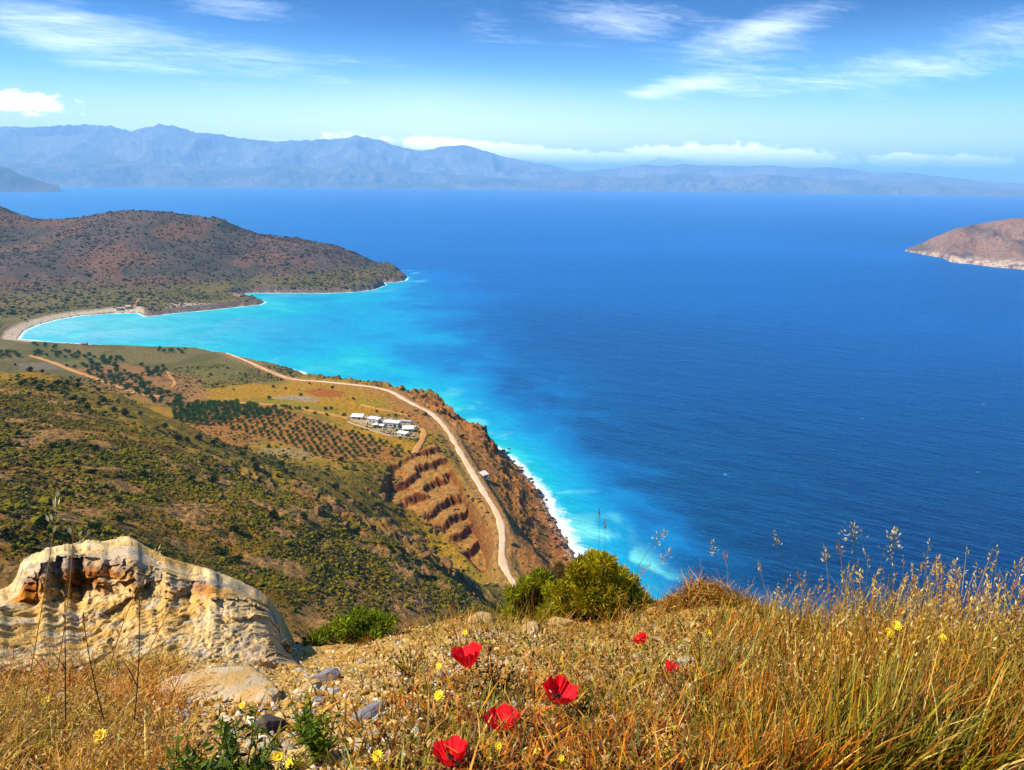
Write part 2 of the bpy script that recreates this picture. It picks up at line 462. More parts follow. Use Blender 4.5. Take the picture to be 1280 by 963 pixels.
RIB = np.array([at_r(a, b, rr)[:2] for a, b, rr in [(350, 605, 262), (400, 625, 258), (450, 650, 250), (500, 675, 238), (550, 715, 226), (600, 745, 222)]])


_cr = np.array([at_r(*q)[:2] for q in [(-300, 470, 420), (-150, 484, 410), (0, 490, 400), (80, 500, 375), (130, 518, 335), (200, 556, 285), (280, 590, 258), (360, 617, 240), (450, 655, 248), (540, 705, 230), (610, 750, 218)]])
_cra, _crr = np.arctan2(_cr[:, 0], _cr[:, 1]), np.hypot(_cr[:, 0], _cr[:, 1])


def near_hill(x, y):
    """1 on the viewer's side of the near hill's crest"""
    return 1 - sstep(np.hypot(x, y) - np.interp(np.arctan2(x, y), _cra, _crr) + (fbm(x, y, 30, 3, 401) - .5) * 40, -8, 14)


def drop(px, py):
    """world point on the land under a pixel of the photograph (first hit)"""
    px = np.atleast_1d(np.asarray(px, float)); py = np.atleast_1d(np.asarray(py, float))
    rr = np.concatenate([np.linspace(90, 700, 900), np.linspace(701, 2200, 700)])
    out = []
    for a, b in zip(px, py):
        d = ray(a, b); d = d / math.hypot(d[0], d[1])
        P = CAM[None] + d[None] * rr[:, None]
        hh = height(P[:, 0], P[:, 1]); below = np.nonzero(P[:, 2] <= np.maximum(hh, 0))[0]
        i = below[0] if len(below) else len(rr) - 1
        out.append((P[i, 0], P[i, 1], max(hh[i], 0)))
    return np.array(out)


def plan(poly):
    q = np.array(poly, float)
    return drop(q[:, 0], q[:, 1])[:, :2]


# ------------------------------------------------------------------ terrain mesh (fan around the viewpoint's foot)
az = np.radians(np.concatenate([np.linspace(-88, -46, 40, endpoint=False), np.linspace(-46, 10, 900, endpoint=False), np.linspace(10, 75, 70)]))
rr = np.concatenate([np.geomspace(9, 110, 40, endpoint=False), np.geomspace(110, 620, 620, endpoint=False), np.geomspace(620, 2600, 300)])
AZg, RRg = np.meshgrid(az, rr, indexing='ij')
TX, TY = RRg * np.sin(AZg), RRg * np.cos(AZg)
TZ = height(TX, TY)
TX, TY, TZ = TX.ravel(), TY.ravel(), TZ.ravel()
TR = np.hypot(TX, TY)
gz = TZ.reshape(AZg.shape)
slope = np.abs(np.gradient(gz, axis=1)) / np.maximum(np.gradient(RRg, axis=1), 1e-3)
slope2 = np.abs(np.gradient(gz, axis=0)) / np.maximum(RRg * np.gradient(AZg, axis=0), 1e-3)
SL = np.hypot(slope, slope2).ravel()
sdc = poly_dist(TX, TY, COAST, True)
rdd = poly_dist(TX, TY, ROAD[:, :2])
n_a = fbm(TX, TY, 40, 4, 101); n_b = fbm(TX, TY, 7, 3, 102); n_c = fbm(TX, TY, 140, 4, 103)

ALB = np.zeros((len(TX), 3))


def blend(mask, col):
    global ALB
    ALB = ALB * (1 - mask[:, None]) + np.asarray(col)[None] * mask[:, None]


def zone(poly, col, soft=4.0, amt=1.0, wob=8.0):
    q = plan(poly)
    d = sd_poly(TX, TY, q) + (n_b - .5) * wob + (n_a - .5) * wob
    blend(sstep(d, -soft, soft) * amt, col)


dry = srgb(196, 160, 88, .62); olive = srgb(128, 112, 52, .5); dark_scrub = srgb(88, 78, 34, .45); red = srgb(176, 104, 60, .62); redpale = srgb(200, 140, 92, .7)
rock = srgb(165, 140, 115, .6); purple = srgb(130, 108, 100, .62); khaki = srgb(150, 134, 88, .6); gold = srgb(208, 160, 72, .68); lime = srgb(178, 160, 50, .6); sand = srgb(226, 204, 178, .75)
ALB[:] = olive
# hillside near
hm = sstep(TZ, 44, 62) * (1 - sstep(TR, 700, 900)) * near_hill(TX, TY)
blend(hm, srgb(150, 118, 56, .52))
blend(hm * sstep(n_a, .44, .62) * .75, srgb(190, 142, 68, .62))
blend(hm * sstep(n_b, .52, .66) * .8, srgb(206, 150, 104, .66))
blend(hm * sstep(fbm(TX, TY, 11, 4, 120), .56, .70) * .7, srgb(206, 160, 110, .64))
# slope between the hill and the orchard
low = (1 - hm) * (1 - sstep(TR, 650, 900))
blend(low * .9, srgb(196, 158, 70, .62))
blend(low * sstep(n_a, .46, .62) * .7, srgb(150, 134, 56, .52))
blend(low * sstep(n_b, .56, .72) * .5, srgb(206, 158, 96, .66))
# far plain and peninsula
fr_ = sstep(TR, 640, 820)
blend(fr_, khaki)
blend(fr_ * sstep(n_a, .45, .6) * .7, srgb(120, 116, 62, .55))
ph = sstep(TR, 1020, 1150) * sstep(TZ, 12, 34)
blend(ph, purple)
blend(ph * sstep(n_c, .42, .62) * .8, srgb(104, 96, 84, .6))
blend(ph * sstep(fbm(TX, TY, 90, 4, 110), .52, .68) * .7, srgb(162, 118, 96, .65))
# fields of the coastal plain
zone([(150, 494), (250, 488), (330, 478), (400, 474), (470, 484), (500, 500), (515, 512), (420, 522), (350, 508), (280, 502), (180, 508)], gold * .95, 4, .9, 5)
zone([(290, 500), (340, 497), (380, 504), (430, 512), (420, 518), (350, 507)], lime, 3, .85, 5)
zone([(440, 498), (480, 500), (505, 510), (480, 512), (445, 506)], lime * 1.05, 4, .6, 6)
zone([(378, 489), (400, 485), (432, 490), (425, 497), (395, 496)], srgb(186, 112, 66, .7), 2, .9, 2)
zone([(335, 497), (375, 494), (405, 500), (390, 503), (345, 499)], srgb(190, 170, 145, .7), 2, .8, 2)
zone([(420, 533), (470, 540), (522, 556), (508, 570), (460, 556), (425, 542)], gold, 3, .9, 4)
zone([(250, 505), (330, 504), (430, 538), (508, 568), (490, 580), (420, 576), (330, 548), (210, 524)], srgb(200, 140, 88, .62), 4, .85, 5)
zone([(430, 519), (462, 520), (500, 524), (520, 532), (522, 545), (500, 546), (470, 538), (440, 528)], srgb(216, 192, 158, .78), 2, .75, 6)
zone([(95, 462), (150, 455), (240, 470), (260, 500), (210, 512), (140, 490)], srgb(190, 140, 96, .65), 6, .8, 12)
zone([(20, 455), (70, 452), (75, 462), (30, 464)], srgb(160, 140, 120, .6), 5, .8, 6)
zone([(330, 462), (370, 474), (350, 482), (230, 470), (220, 458), (280, 450)], srgb(146, 136, 80, .58), 6, .7, 10)
zone([(320, 558), (380, 562), (400, 575), (330, 570)], srgb(198, 180, 140, .6), 3, .5, 8)
# ochre slopes between road and sea, and the quarry benches
sea_side = (1 - sstep(sdc, 42, 62)) * (1 - sstep(TR, 560, 640)) * sstep(TR, 200, 240)
blend(sea_side * .85, srgb(210, 142, 92, .72))
blend(sea_side * sstep(n_b, .56, .70) * .5, srgb(150, 126, 66, .56))
blend(sea_side * sstep(SL, .85, 1.5) * .9, srgb(170, 92, 52, .6))
pm_ = sstep(sd_poly(TX, TY, PIT), -3, 4)
blend(pm_ * .9, srgb(192, 122, 78, .64))
blend(pm_ * (1 - sstep(SL, .3, .7)) * .7, srgb(208, 164, 106, .68))
blend(pm_ * sstep(SL, .7, 1.3) * .9, srgb(132, 72, 46, .52))
blend((1 - sstep(rdd, 4, 14)) * .7, srgb(206, 160, 108, .65))
# bare rock on the steep rib
gdv = poly_dist(TX, TY, RIB)
ribm = np.exp(-(gdv / 34.0) ** 2) * sstep(TR, 150, 190)
blend(ribm * sstep(n_b, .36, .6) * .75, srgb(176, 140, 100, .6))
blend(ribm * sstep(SL, .9, 1.5) * .7, srgb(128, 108, 92, .55))
# shore: beach sand, grey shore rock
shore = 1 - sstep(sdc, 5, 12)
farshore = sstep(TR, 640, 760)
blend(shore * farshore, srgb(206, 176, 146, .7))
bay = sd_poly(TX, TY, plan([(0, 430), (0, 405), (40, 396), (100, 385), (178, 382), (178, 397), (100, 402), (60, 412), (40, 428)]))
blend(sstep(bay, -4, 4) * (1 - sstep(sdc, 14, 22)), sand * 1.08)
blend(sstep(sd_poly(TX, TY, plan([(205, 388), (215, 379), (250, 379), (285, 384), (240, 392)])), -5, 8), srgb(214, 190, 168, .75))
blend(sstep(sd_poly(TX, TY, plan([(288, 367), (310, 366), (306, 372), (292, 371)])), -5, 8), srgb(206, 180, 150, .7))
pen = sstep(TR, 1040, 1120)
blend(pen * (bay < -3) * (1 - sstep(sdc, 10, 22)) * sstep(TZ, 1.0, 3.0) * .8, srgb(128, 112, 104, .6))
blend((1 - sstep(sdc, 3, 16)) * (1 - farshore) * sstep(n_b, .3, .6), srgb(196, 130, 88, .66))
blend((1 - sstep(sdc, 2, 6)) * (1 - farshore), srgb(206, 176, 150, .7))
blend((1 - sstep(sdc, .8, 2.2)) * .8, srgb(110, 90, 74, .6))

SCRUBD = np.clip(hm * 1.0 + ph * .9 + low * .35 + fr_ * (1 - ph) * .35, 0, 1) * (1 - pm_) * (1 - shore)
tm, t = material('terrain')
a = t.n('Attribute', attribute_name='albedo').outputs['Color']
scb = t.n('Attribute', attribute_name='scrub').outputs['Fac']
pos = t.n('NewGeometry').outputs['Position']
nb = t.noise(pos, 0.35, 6, 0.62); ns = t.noise(pos, 1.6, 5, 0.6); nl = t.noise(pos, 0.03, 4, 0.5)
mr = lambda v, lo, hi: t.n('MapRange', {0: v, 1: .3, 2: .7, 3: lo, 4: hi}).outputs[0]
f = t.math('MULTIPLY', t.math('MULTIPLY', mr(nb, .55, 1.42), mr(ns, .62, 1.38)), mr(t.noise(pos, 5.0, 3, .6), .75, 1.25))
c = t.n('VectorMath', {0: a, 1: f}, operation='MULTIPLY'); t.link(f, c.inputs[1])
vo = t.n('TexVoronoi', {'Vector': pos, 'Scale': 0.42, 'Randomness': 1.0}, feature='F1').outputs['Distance']
vo2 = t.n('TexVoronoi', {'Vector': pos, 'Scale': 0.16, 'Randomness': 1.0}, feature='F1').outputs['Distance']
spot = t.math('SUBTRACT', 1.0, t.smooth(t.math('ADD', vo, t.math('MULTIPLY', ns, 0.25)), 0.38, 0.62))
spot2 = t.math('SUBTRACT', 1.0, t.smooth(t.math('ADD', vo2, t.math('MULTIPLY', ns, 0.25)), 0.30, 0.52))
sp = t.math('MULTIPLY', t.math('MAXIMUM', spot, spot2), t.math('MULTIPLY', scb, t.smooth(nl, 0.3, 0.6)))
c2 = t.mix(t.math('MULTIPLY', sp, 0.75), c.outputs[0], (0.060, 0.056, 0.026))
hb = t.math('ADD', t.math('MULTIPLY', nb, 1.2), t.math('ADD', t.math('MULTIPLY', ns, 0.4), t.math('MULTIPLY', sp, 0.5)))
finish(t, c2, 0.95, hb, 1.0, 1.6, 0.1)
terrain = link('terrain', np_mesh('terrain', np.stack([TX, TY, TZ], 1), grid_faces(len(az), len(rr))[:, ::-1], True, ALB, {'scrub': SCRUBD}, [tm]))
tag(terrain, kind='structure')


# ------------------------------------------------------------------ dirt road and tracks
def ribbon(P, wid, lift, name, mat):
    P = np.asarray(P); n = len(P)
    d = np.gradient(P[:, :2], axis=0); d /= np.linalg.norm(d, axis=1)[:, None] + 1e-9
    nrm = np.stack([-d[:, 1], d[:, 0]], 1)
    offs = np.array([-1.0, -.92, -.4, 0, .4, .92, 1.0]); dz = np.array([-.5, 0, .03, .06, .03, 0, -.5])
    rag = (fbm(P[:, 0], P[:, 1], 12, 3, 9) - .5) * 1.5 + (fbm(P[:, 0], P[:, 1], 3.5, 2, 19) - .5) * .8
    wsc = np.interp(np.hypot(P[:, 0], P[:, 1]), [560, 680], [1, .6]) if name == 'dirt_road' else 1.0
    V = []
    for o, z_ in zip(offs, dz):
        ww = (wid * wsc / 2) * o + (rag * np.sign(o) if abs(o) > .5 else 0)
        V.append(np.stack([P[:, 0] + nrm[:, 0] * ww, P[:, 1] + nrm[:, 1] * ww, P[:, 2] + lift + z_], 1))
    V = np.stack(V, 1).reshape(-1, 3)
    o = link(name, np_mesh(name, V, grid_faces(n, 7), True, None, None, [mat]))
    return tag(o, kind='structure')


def dirt(name, base):
    m, t = material(name)
    pos = t.n('NewGeometry').outputs['Position']
    n_1 = t.noise(pos, 0.25, 5, 0.6); n_2 = t.noise(pos, 1.4, 4, 0.6)
    c = t.mix(t.smooth(n_1, .3, .7), tuple(base * .85), tuple(base * 1.12))
    c = t.mix(t.math('MULTIPLY', t.smooth(n_2, .42, .7), .55), c, tuple(base * .55))
    c = t.mix(t.math('MULTIPLY', t.smooth(t.noise(pos, .07, 4, .6), .48, .62), .5), c, tuple(base * [.86, .74, .6]))
    finish(t, c, 0.95, n_2, .4, .15, .1)
    return m


ribbon(ROAD, 4.0, 0.30, 'dirt_road', dirt('road_dirt', srgb(240, 208, 176, .84)))


def resample(P, step):
    P = np.asarray(P); L = np.concatenate([[0], np.cumsum(np.linalg.norm(np.diff(P, axis=0), axis=1))])
    s = np.arange(0, L[-1], step)
    return np.stack([np.interp(s, L, P[:, i]) for i in range(P.shape[1])], 1)


tdm = dirt('track_dirt', srgb(226, 172, 118, .7))
for q, wd_ in [([(38, 445), (52, 449), (70, 455), (90, 463), (112, 471), (140, 481), (170, 492), (205, 497)], 5.0),
               ([(527, 536), (530, 543), (527, 552), (521, 562), (518, 572)], 5.0),
               ([(452, 507), (475, 512), (500, 517), (512, 521)], 2.6),
               ([(300, 504), (340, 506), (380, 512), (420, 520), (436, 524)], 2.6),
               ([(207, 462), (213, 470), (219, 480), (214, 485)], 3.0),
               ([(168, 386), (170, 380), (175, 373)], 4.0),
               ([(370, 476), (352, 472), (338, 466), (318, 459)], 3.0)]:
    P = plan(q); P = resample(smooth_line(P, 6), 3.0)
    zz3 = height(P[:, 0], P[:, 1]); zz3 = np.convolve(np.pad(zz3, 3, 'edge'), np.ones(7) / 7, 'valid')
    ribbon(np.column_stack([P, zz3]), wd_, 0.35, 'dirt_track', tdm)

# ================================================================== SEA
DEEP = np.array([at_z(a, b, 0)[:2] for a, b in [(515, 344), (535, 372), (556, 405), (572, 440), (604, 470), (640, 500), (668, 535), (712, 568), (762, 612), (800, 650), (838, 705), (866, 750), (960, 860), (1300, 1200)]])
saz = np.radians(np.concatenate([np.linspace(-80, -42, 30, endpoint=False), np.linspace(-42, 42, 900, endpoint=False), np.linspace(42, 85, 30)]))
srr = np.concatenate([np.geomspace(120, 300, 60, endpoint=False), np.geomspace(300, 1700, 520, endpoint=False), np.geomspace(1700, 70000, 130)])
A_, Rr = np.meshgrid(saz, srr, indexing='ij')
SX, SY = (Rr * np.sin(A_)).ravel(), (Rr * np.cos(A_)).ravel()
ds = poly_dist(SX, SY, COAST, True); land = inside(SX, SY, COAST)
ds = np.where(land, -ds, ds)
ddp = poly_dist(SX, SY, DEEP)
shp_ = inside(SX, SY, np.vstack([DEEP, COAST[:57]]))
SR = np.hypot(SX, SY)
wx = SX + (fbm(SX, SY, 120, 4, 201) - .5) * 110; wy = SY + (fbm(SX, SY, 120, 4, 202) - .5) * 110
wa = fbm(wx, wy, 90, 5, 203); wb = fbm(wx, wy, 36, 4, 204); wc = fbm(SX * .5, SY * 1.2, 400, 5, 205)
tsh = np.where(shp_, ds.clip(0) / (ds.clip(0) + ddp + 1e-6), 1.0)
# beyond the shoal edge the colour goes on fading with distance
fade = np.clip(np.where(shp_, 0, ddp) / 130.0, 0, 3)
tt = np.where(shp_, tsh, 1 + fade) + (wa - .5) * .95 + (wb - .5) * .45
stops = np.array([-.3, .12, .38, .62, .85, 1.1, 1.45, 2.2, 9])
cols = np.array([srgb(110, 222, 214, .78), srgb(24, 206, 218, .68), srgb(0, 190, 222, .66), srgb(0, 176, 216, .66), srgb(0, 154, 204, .66), srgb(0, 128, 188, .66), srgb(0, 104, 164, .62), srgb(0, 86, 148, .58), srgb(0, 86, 148, .58)])
WC = np.stack([np.interp(tt, stops, cols[:, i]) for i in range(3)], 1)
# milky water by the beach and plumes along the surf
bayd = np.hypot((SX - at_z(70, 408, 0)[0]) / 150, (SY - at_z(70, 408, 0)[1]) / 70)
mk = np.clip(np.exp(-(bayd / 1.5) ** 2) * sstep(wa, .30, .60) + .5 * np.exp(-bayd ** 2), 0, 1)[:, None] * .8
WC = WC * (1 - mk) + srgb(168, 226, 220, .85)[None] * mk
pl = (sstep(wb, .5, .7) * (1 - sstep(np.abs(ds - 24), 8, 26)) * .6 * (1 - sstep(SR, 560, 700)) + sstep(wb, .55, .75) * (1 - sstep(ds, 30, 60)) * .35)[:, None] * (ds > 0)[:, None]
WC = WC * (1 - pl) + srgb(140, 224, 216, .85)[None] * pl
# wind lanes on the open water, with the sky's sheen painted in
lane_sheen = (1 + (wc - .5) * .5)[:, None]
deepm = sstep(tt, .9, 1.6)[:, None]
lane_sheen = lane_sheen * np.interp(SR, [300, 600, 1200, 2500], [.42, .74, 1.42, 1.85])[:, None]  # sky reflection put into the colour: darker near the viewer, lighter far out
WC = WC * (1 - deepm) + WC * lane_sheen * deepm
fw = np.interp(SR, [250, 330, 420, 520, 640, 900, 1500, 3000], [13, 14, 13, 9, 6.5, 4, 6, 6])
bm = 1 - sstep(np.abs(SX - at_z(300, 430, 0)[0]), 900, 1200)
sm, t = material('sea_water')
a = t.n('Attribute', attribute_name='albedo').outputs['Color']
dsn = t.n('Attribute', attribute_name='shore').outputs['Fac']; fwn = t.n('Attribute', attribute_name='surf').outputs['Fac']
pos = t.n('NewGeometry').outputs['Position']
pr = t.n('VectorRotate', {'Vector': pos, 'Angle': R(28)}, rotation_type='Z_AXIS').outputs[0]
ps = t.n('VectorMath', {0: pr, 1: (0.35, 1.0, 1.0)}, operation='MULTIPLY').outputs[0]
w1 = t.noise(ps, 0.05, 5, 0.6); w2 = t.noise(ps, 0.22, 4, 0.6); w3 = t.noise(ps, 0.012, 4, 0.5)
f = t.math('ADD', t.math('MULTIPLY', w2, 0.55), t.math('ADD', t.math('MULTIPLY', w1, 0.5), 0.48))
c = t.n('VectorMath', {0: a, 1: f}, operation='MULTIPLY'); t.link(f, c.inputs[1])
# surf
f1 = t.noise(pos, 0.09, 6, 0.65, 0.6); f2 = t.noise(pos, 0.5, 5, 0.65, 0.8)
edge = t.math('DIVIDE', dsn, fwn)
fm = t.math('SUBTRACT', t.math('ADD', t.math('MULTIPLY', f1, 1.9), t.math('MULTIPLY', f2, 1.1)), t.math('MULTIPLY', edge, 1.0))
foam = t.math('MULTIPLY', t.smooth(fm, 0.60, 1.40), t.n('MapRange', {0: t.noise(pos, 0.9, 4, .7), 1: .3, 2: .55, 3: .55, 4: 1.0}).outputs[0])
# scattered whitecaps
wc1 = t.noise(ps, 0.30, 3, 0.5); wc2 = t.noise(pos, 0.02, 3, 0.5)
caps = t.math('MULTIPLY', t.smooth(wc1, 0.735, 0.775), t.smooth(wc2, 0.45, 0.6))
foam = t.math('MAXIMUM', foam, t.math('MULTIPLY', caps, 0.7))
c2 = t.mix(foam, c.outputs[0], (0.82, 0.84, 0.84))
hb = t.math('ADD', t.math('MULTIPLY', w1, 1.6), t.math('MULTIPLY', w2, 0.8))
rg = t.math('ADD', t.math('MULTIPLY', foam, 0.5), 0.36)
bn = t.n('Bump', {'Height': hb, 'Strength': 1.0, 'Distance': 3.0}).outputs[0]
df = t.n('BsdfDiffuse', {'Color': c2}); gl = t.n('BsdfGlossy', {'Color': (.18, .72, .95, 1), 'Roughness': rg}); t.link(bn, gl.inputs['Normal']); bn2 = t.n('Bump', {'Height': hb, 'Strength': 0.35, 'Distance': 1.0}).outputs[0]; t.link(bn2, df.inputs['Normal'])
fr0 = t.n('Fresnel', {'IOR': 1.33}); t.link(bn, fr0.inputs['Normal'])
mx = t.n('MixShader', {0: t.math('MINIMUM', t.math('MULTIPLY', fr0.outputs[0], 0.9), 0.50), 1: df.outputs[0], 2: gl.outputs[0]})
t.link(mx.outputs[0], t.n('OutputMaterial').inputs[0])
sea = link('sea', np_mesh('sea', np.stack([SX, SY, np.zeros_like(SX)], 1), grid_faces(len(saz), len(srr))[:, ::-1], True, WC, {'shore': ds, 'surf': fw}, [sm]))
tag(sea, kind='structure')


# ================================================================== far mountains and island
def mat_hill(name, c_a, c_b, sc_):
    m, t = material(name)
    pos = t.n('NewGeometry').outputs['Position']
    n_1 = t.noise(pos, sc_, 7, 0.6); n_2 = t.noise(pos, sc_ * 9, 5, 0.6)
    c = t.mix(t.smooth(n_1, .35, .65), tuple(c_a), tuple(c_b))
    c = t.mix(t.math('MULTIPLY', t.smooth(n_2, .5, .68), .6), c, tuple(c_a * .7))
    finish(t, c, 0.95, n_2, .5, 1.2 / sc_ * .01, .1)
    return m


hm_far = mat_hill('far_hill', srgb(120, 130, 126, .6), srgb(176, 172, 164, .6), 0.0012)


def range_mesh(name, sil, base, depth, seed, rough=.3, rmax=17000):
    """sil: skyline pixels, base: waterline pixels; a ridge with a front of several kilometres and a back"""
    S = np.array(sil, float); B = np.array(base, float)
    px = np.arange(S[0, 0], S[-1, 0] + 1, 1.5)
    ys = np.interp(px, S[:, 0], S[:, 1]); yb = np.interp(px, B[:, 0], B[:, 1])
    nt_ = 70; u = np.linspace(0, 2.0, nt_)
    V = np.zeros((len(px), nt_, 3))
    for i, (p, y1, y2) in enumerate(zip(px, ys, yb)):
        d_ = ray(p, y2); dirv = d_[:2] / math.hypot(d_[0], d_[1])
        sl_ = -d_[2] / math.hypot(d_[0], d_[1]); rb = min(CAM_Z / max(sl_, 1e-6), rmax)
        c0 = at_r(p, y1, rb + depth); zc = max(c0[2], 2)
        rr_ = rb - 150 + (depth + 150) * u
        xx, yy = dirv[0] * rr_, dirv[1] * rr_
        V[i, :, 0] = xx; V[i, :, 1] = yy; V[i, :, 2] = zc
    X_, Y_ = V[..., 0], V[..., 1]; uu = u[None, :]
    rid = ridged(X_, Y_, depth * .45, 5, seed); fb = fbm(X_, Y_, depth * .2, 5, seed + 5)
    shape = np.where(uu <= 1, np.clip(uu, 0, 1) ** 1.15, np.clip(2 - uu, 0, 1) ** .8)
    wob = (rid - .62) * rough * 1.6 + (fb - .5) * rough
    env = np.where(uu <= 1, np.sin(np.clip(uu, 0, 1) * PI) ** .8, np.sin(np.clip(uu - 1, 0, 1) * PI) * .3)
    small = 1 + (fbm(X_, Y_, depth * .06, 4, seed + 9) - .5) * .06
    V[..., 2] = V[..., 2] * np.minimum(shape + wob * env, .985 * np.where(uu < 1, .35 + .65 * uu, 1)) * small - 4
    V[:, 0, 2] = -8
    o = link(name, np_mesh(name, V.reshape(-1, 3), grid_faces(len(px), nt_)[:, ::-1], True, None, None, [hm_far]))
    return tag(o, kind='structure')


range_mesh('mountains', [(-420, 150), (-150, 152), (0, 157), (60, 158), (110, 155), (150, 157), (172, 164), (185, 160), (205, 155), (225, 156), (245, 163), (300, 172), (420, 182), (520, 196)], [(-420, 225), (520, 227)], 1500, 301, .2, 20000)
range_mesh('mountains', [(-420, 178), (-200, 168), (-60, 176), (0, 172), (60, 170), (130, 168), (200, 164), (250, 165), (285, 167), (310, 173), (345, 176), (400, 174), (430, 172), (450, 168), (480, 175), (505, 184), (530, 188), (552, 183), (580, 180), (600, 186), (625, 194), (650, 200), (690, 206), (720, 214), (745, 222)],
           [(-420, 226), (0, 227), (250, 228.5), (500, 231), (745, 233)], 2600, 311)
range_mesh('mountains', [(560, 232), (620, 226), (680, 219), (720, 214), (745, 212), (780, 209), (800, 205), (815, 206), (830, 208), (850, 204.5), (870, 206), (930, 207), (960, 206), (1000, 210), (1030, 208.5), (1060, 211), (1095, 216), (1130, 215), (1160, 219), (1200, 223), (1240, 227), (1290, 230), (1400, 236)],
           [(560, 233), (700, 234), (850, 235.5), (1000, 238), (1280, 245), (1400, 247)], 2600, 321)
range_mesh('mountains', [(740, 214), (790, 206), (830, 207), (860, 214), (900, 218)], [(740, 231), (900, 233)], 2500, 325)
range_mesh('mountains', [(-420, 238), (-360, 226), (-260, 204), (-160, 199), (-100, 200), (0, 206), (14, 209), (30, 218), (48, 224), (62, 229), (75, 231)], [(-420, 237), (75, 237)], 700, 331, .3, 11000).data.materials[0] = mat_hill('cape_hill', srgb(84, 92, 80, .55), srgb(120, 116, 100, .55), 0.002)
range_mesh('mountains', [(60, 230.6), (90, 228.6), (125, 229), (138, 230.6)], [(60, 231), (138, 231)], 500, 335)
for q, b_ in (([(1040, 240), (1060, 238.5), (1085, 238), (1130, 240), (1180, 241.5), (1196, 243)], 243.5),):
    range_mesh('mountains', q, [(q[0][0], 240.8), (q[-1][0], 243.6)], 300, 341)

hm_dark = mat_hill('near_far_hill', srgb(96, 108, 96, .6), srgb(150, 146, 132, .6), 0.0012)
for sil_, bas_, dep_, sd_ in (([(-420, 206), (-200, 200), (0, 201), (70, 205), (150, 199), (215, 207), (300, 212), (360, 204), (400, 210), (440, 202), (475, 210), (530, 216), (600, 220), (690, 226)], [(-420, 227), (0, 228), (690, 233.5)], 1400, 351),
                              ([(250, 224), (320, 217), (380, 219), (425, 212), (452, 207), (476, 213), (520, 222), (560, 224), (620, 222), (680, 229), (720, 234)], [(250, 229.5), (720, 234.6)], 900, 352),
                              ([(640, 230), (700, 224), (740, 220), (800, 222), (850, 216), (900, 221), (960, 218), (1020, 223), (1100, 226), (1180, 230), (1260, 236), (1300, 240)], [(640, 234.5), (1000, 239), (1300, 246)], 1000, 353)):
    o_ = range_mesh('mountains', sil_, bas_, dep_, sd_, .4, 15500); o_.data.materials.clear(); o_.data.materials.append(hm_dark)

# island
IS_SIL = np.array([(1131, 313.5), (1138, 309), (1150, 304), (1160, 298), (1172, 292), (1188, 285), (1204, 281), (1218, 279), (1234, 275), (1250, 272.5), (1280, 271), (1340, 268), (1420, 280), (1500, 310), (1530, 330)], float)
IS_BAS = np.array([(1131, 314), (1150, 318), (1165, 320.5), (1180, 323.5), (1187, 327.5), (1200, 329.5), (1215, 330.5), (1240, 334), (1280, 337.5), (1340, 345), (1420, 350), (1500, 345), (1530, 335)], float)
px = np.arange(1131, 1530, 0.8); u = np.linspace(-.06, 2.0, 150)
ys = np.interp(px, IS_SIL[:, 0], IS_SIL[:, 1]); yb = np.interp(px, IS_BAS[:, 0], IS_BAS[:, 1])
V = np.zeros((len(px), len(u), 3)); ZC = np.zeros((len(px), 1)); 
for i, (p, y1, y2) in enumerate(zip(px, ys, yb)):
    b0 = at_z(p, y2, 0); rb = math.hypot(b0[0], b0[1]); dv = b0[:2] / rb
    dep = 30 + 430 * sstep(p, 1131, 1260); ZC[i] = max(at_r(p, y1, rb + dep)[2], 1)
    rr_ = rb + dep * u; V[i, :, 0] = dv[0] * rr_; V[i, :, 1] = dv[1] * rr_
uu = u[None, :]
shape = np.where(uu <= 1, np.clip(uu, 0, 1) ** .75, np.clip(2 - uu, 0, 1) ** .8)
env = np.sin(np.clip(uu, 0, 1) * PI)
IX, IY = V[..., 0], V[..., 1]
V[..., 2] = ZC * np.minimum(shape + env * ((ridged(IX, IY, 130, 4, 51) - .62) * .5 + (fbm(IX, IY, 50, 4, 52) - .5) * .25), .99) + (fbm(IX, IY, 14, 3, 53) - .5) * 2.5
cl_ = sstep(V[..., 2], 0, 6)
V[..., 2] = np.where(uu <= 0, -3, V[..., 2] + 4 * (1 - sstep(uu, 0, .1)) * sstep(uu, 0, .02))
ix, iy, iz = IX.ravel(), IY.ravel(), V[..., 2].ravel(); uf = np.broadcast_to(uu, IX.shape).ravel()
ALB = np.zeros((len(ix), 3)); ALB[:] = srgb(170, 138, 122, .64)
na, nb_ = fbm(ix, iy, 70, 4, 61), fbm(ix, iy, 16, 4, 62)
blend(sstep(na, .42, .62) * .8, srgb(116, 106, 100, .6))
blend(sstep(nb_, .5, .66) * .5, srgb(186, 140, 112, .66))
blend((1 - sstep(uf, .05, .2)) * sstep(nb_, .3, .55), srgb(226, 200, 176, .72))
ism, t = material('island_ground')
a = t.n('Attribute', attribute_name='albedo').outputs['Color']; pos = t.n('NewGeometry').outputs['Position']
ns = t.noise(pos, 0.12, 6, 0.65)
vo = t.n('TexVoronoi', {'Vector': pos, 'Scale': 0.12}, feature='F1').outputs['Distance']
sp = t.math('SUBTRACT', 1.0, t.smooth(t.math('ADD', vo, t.math('MULTIPLY', ns, 0.3)), 0.36, 0.56))
f = t.math('ADD', t.math('MULTIPLY', ns, 1.0), 0.5)
c = t.n('VectorMath', {0: a, 1: f}, operation='MULTIPLY'); t.link(f, c.inputs[1])
finish(t, t.mix(t.math('MULTIPLY', sp, .7), c.outputs[0], (.07, .065, .045)), .95, ns, .6, 3.0, .1)
island = tag(link('island', np_mesh('island', V.reshape(-1, 3), grid_faces(len(px), len(u))[:, ::-1], True, ALB, None, [ism])), kind='structure')

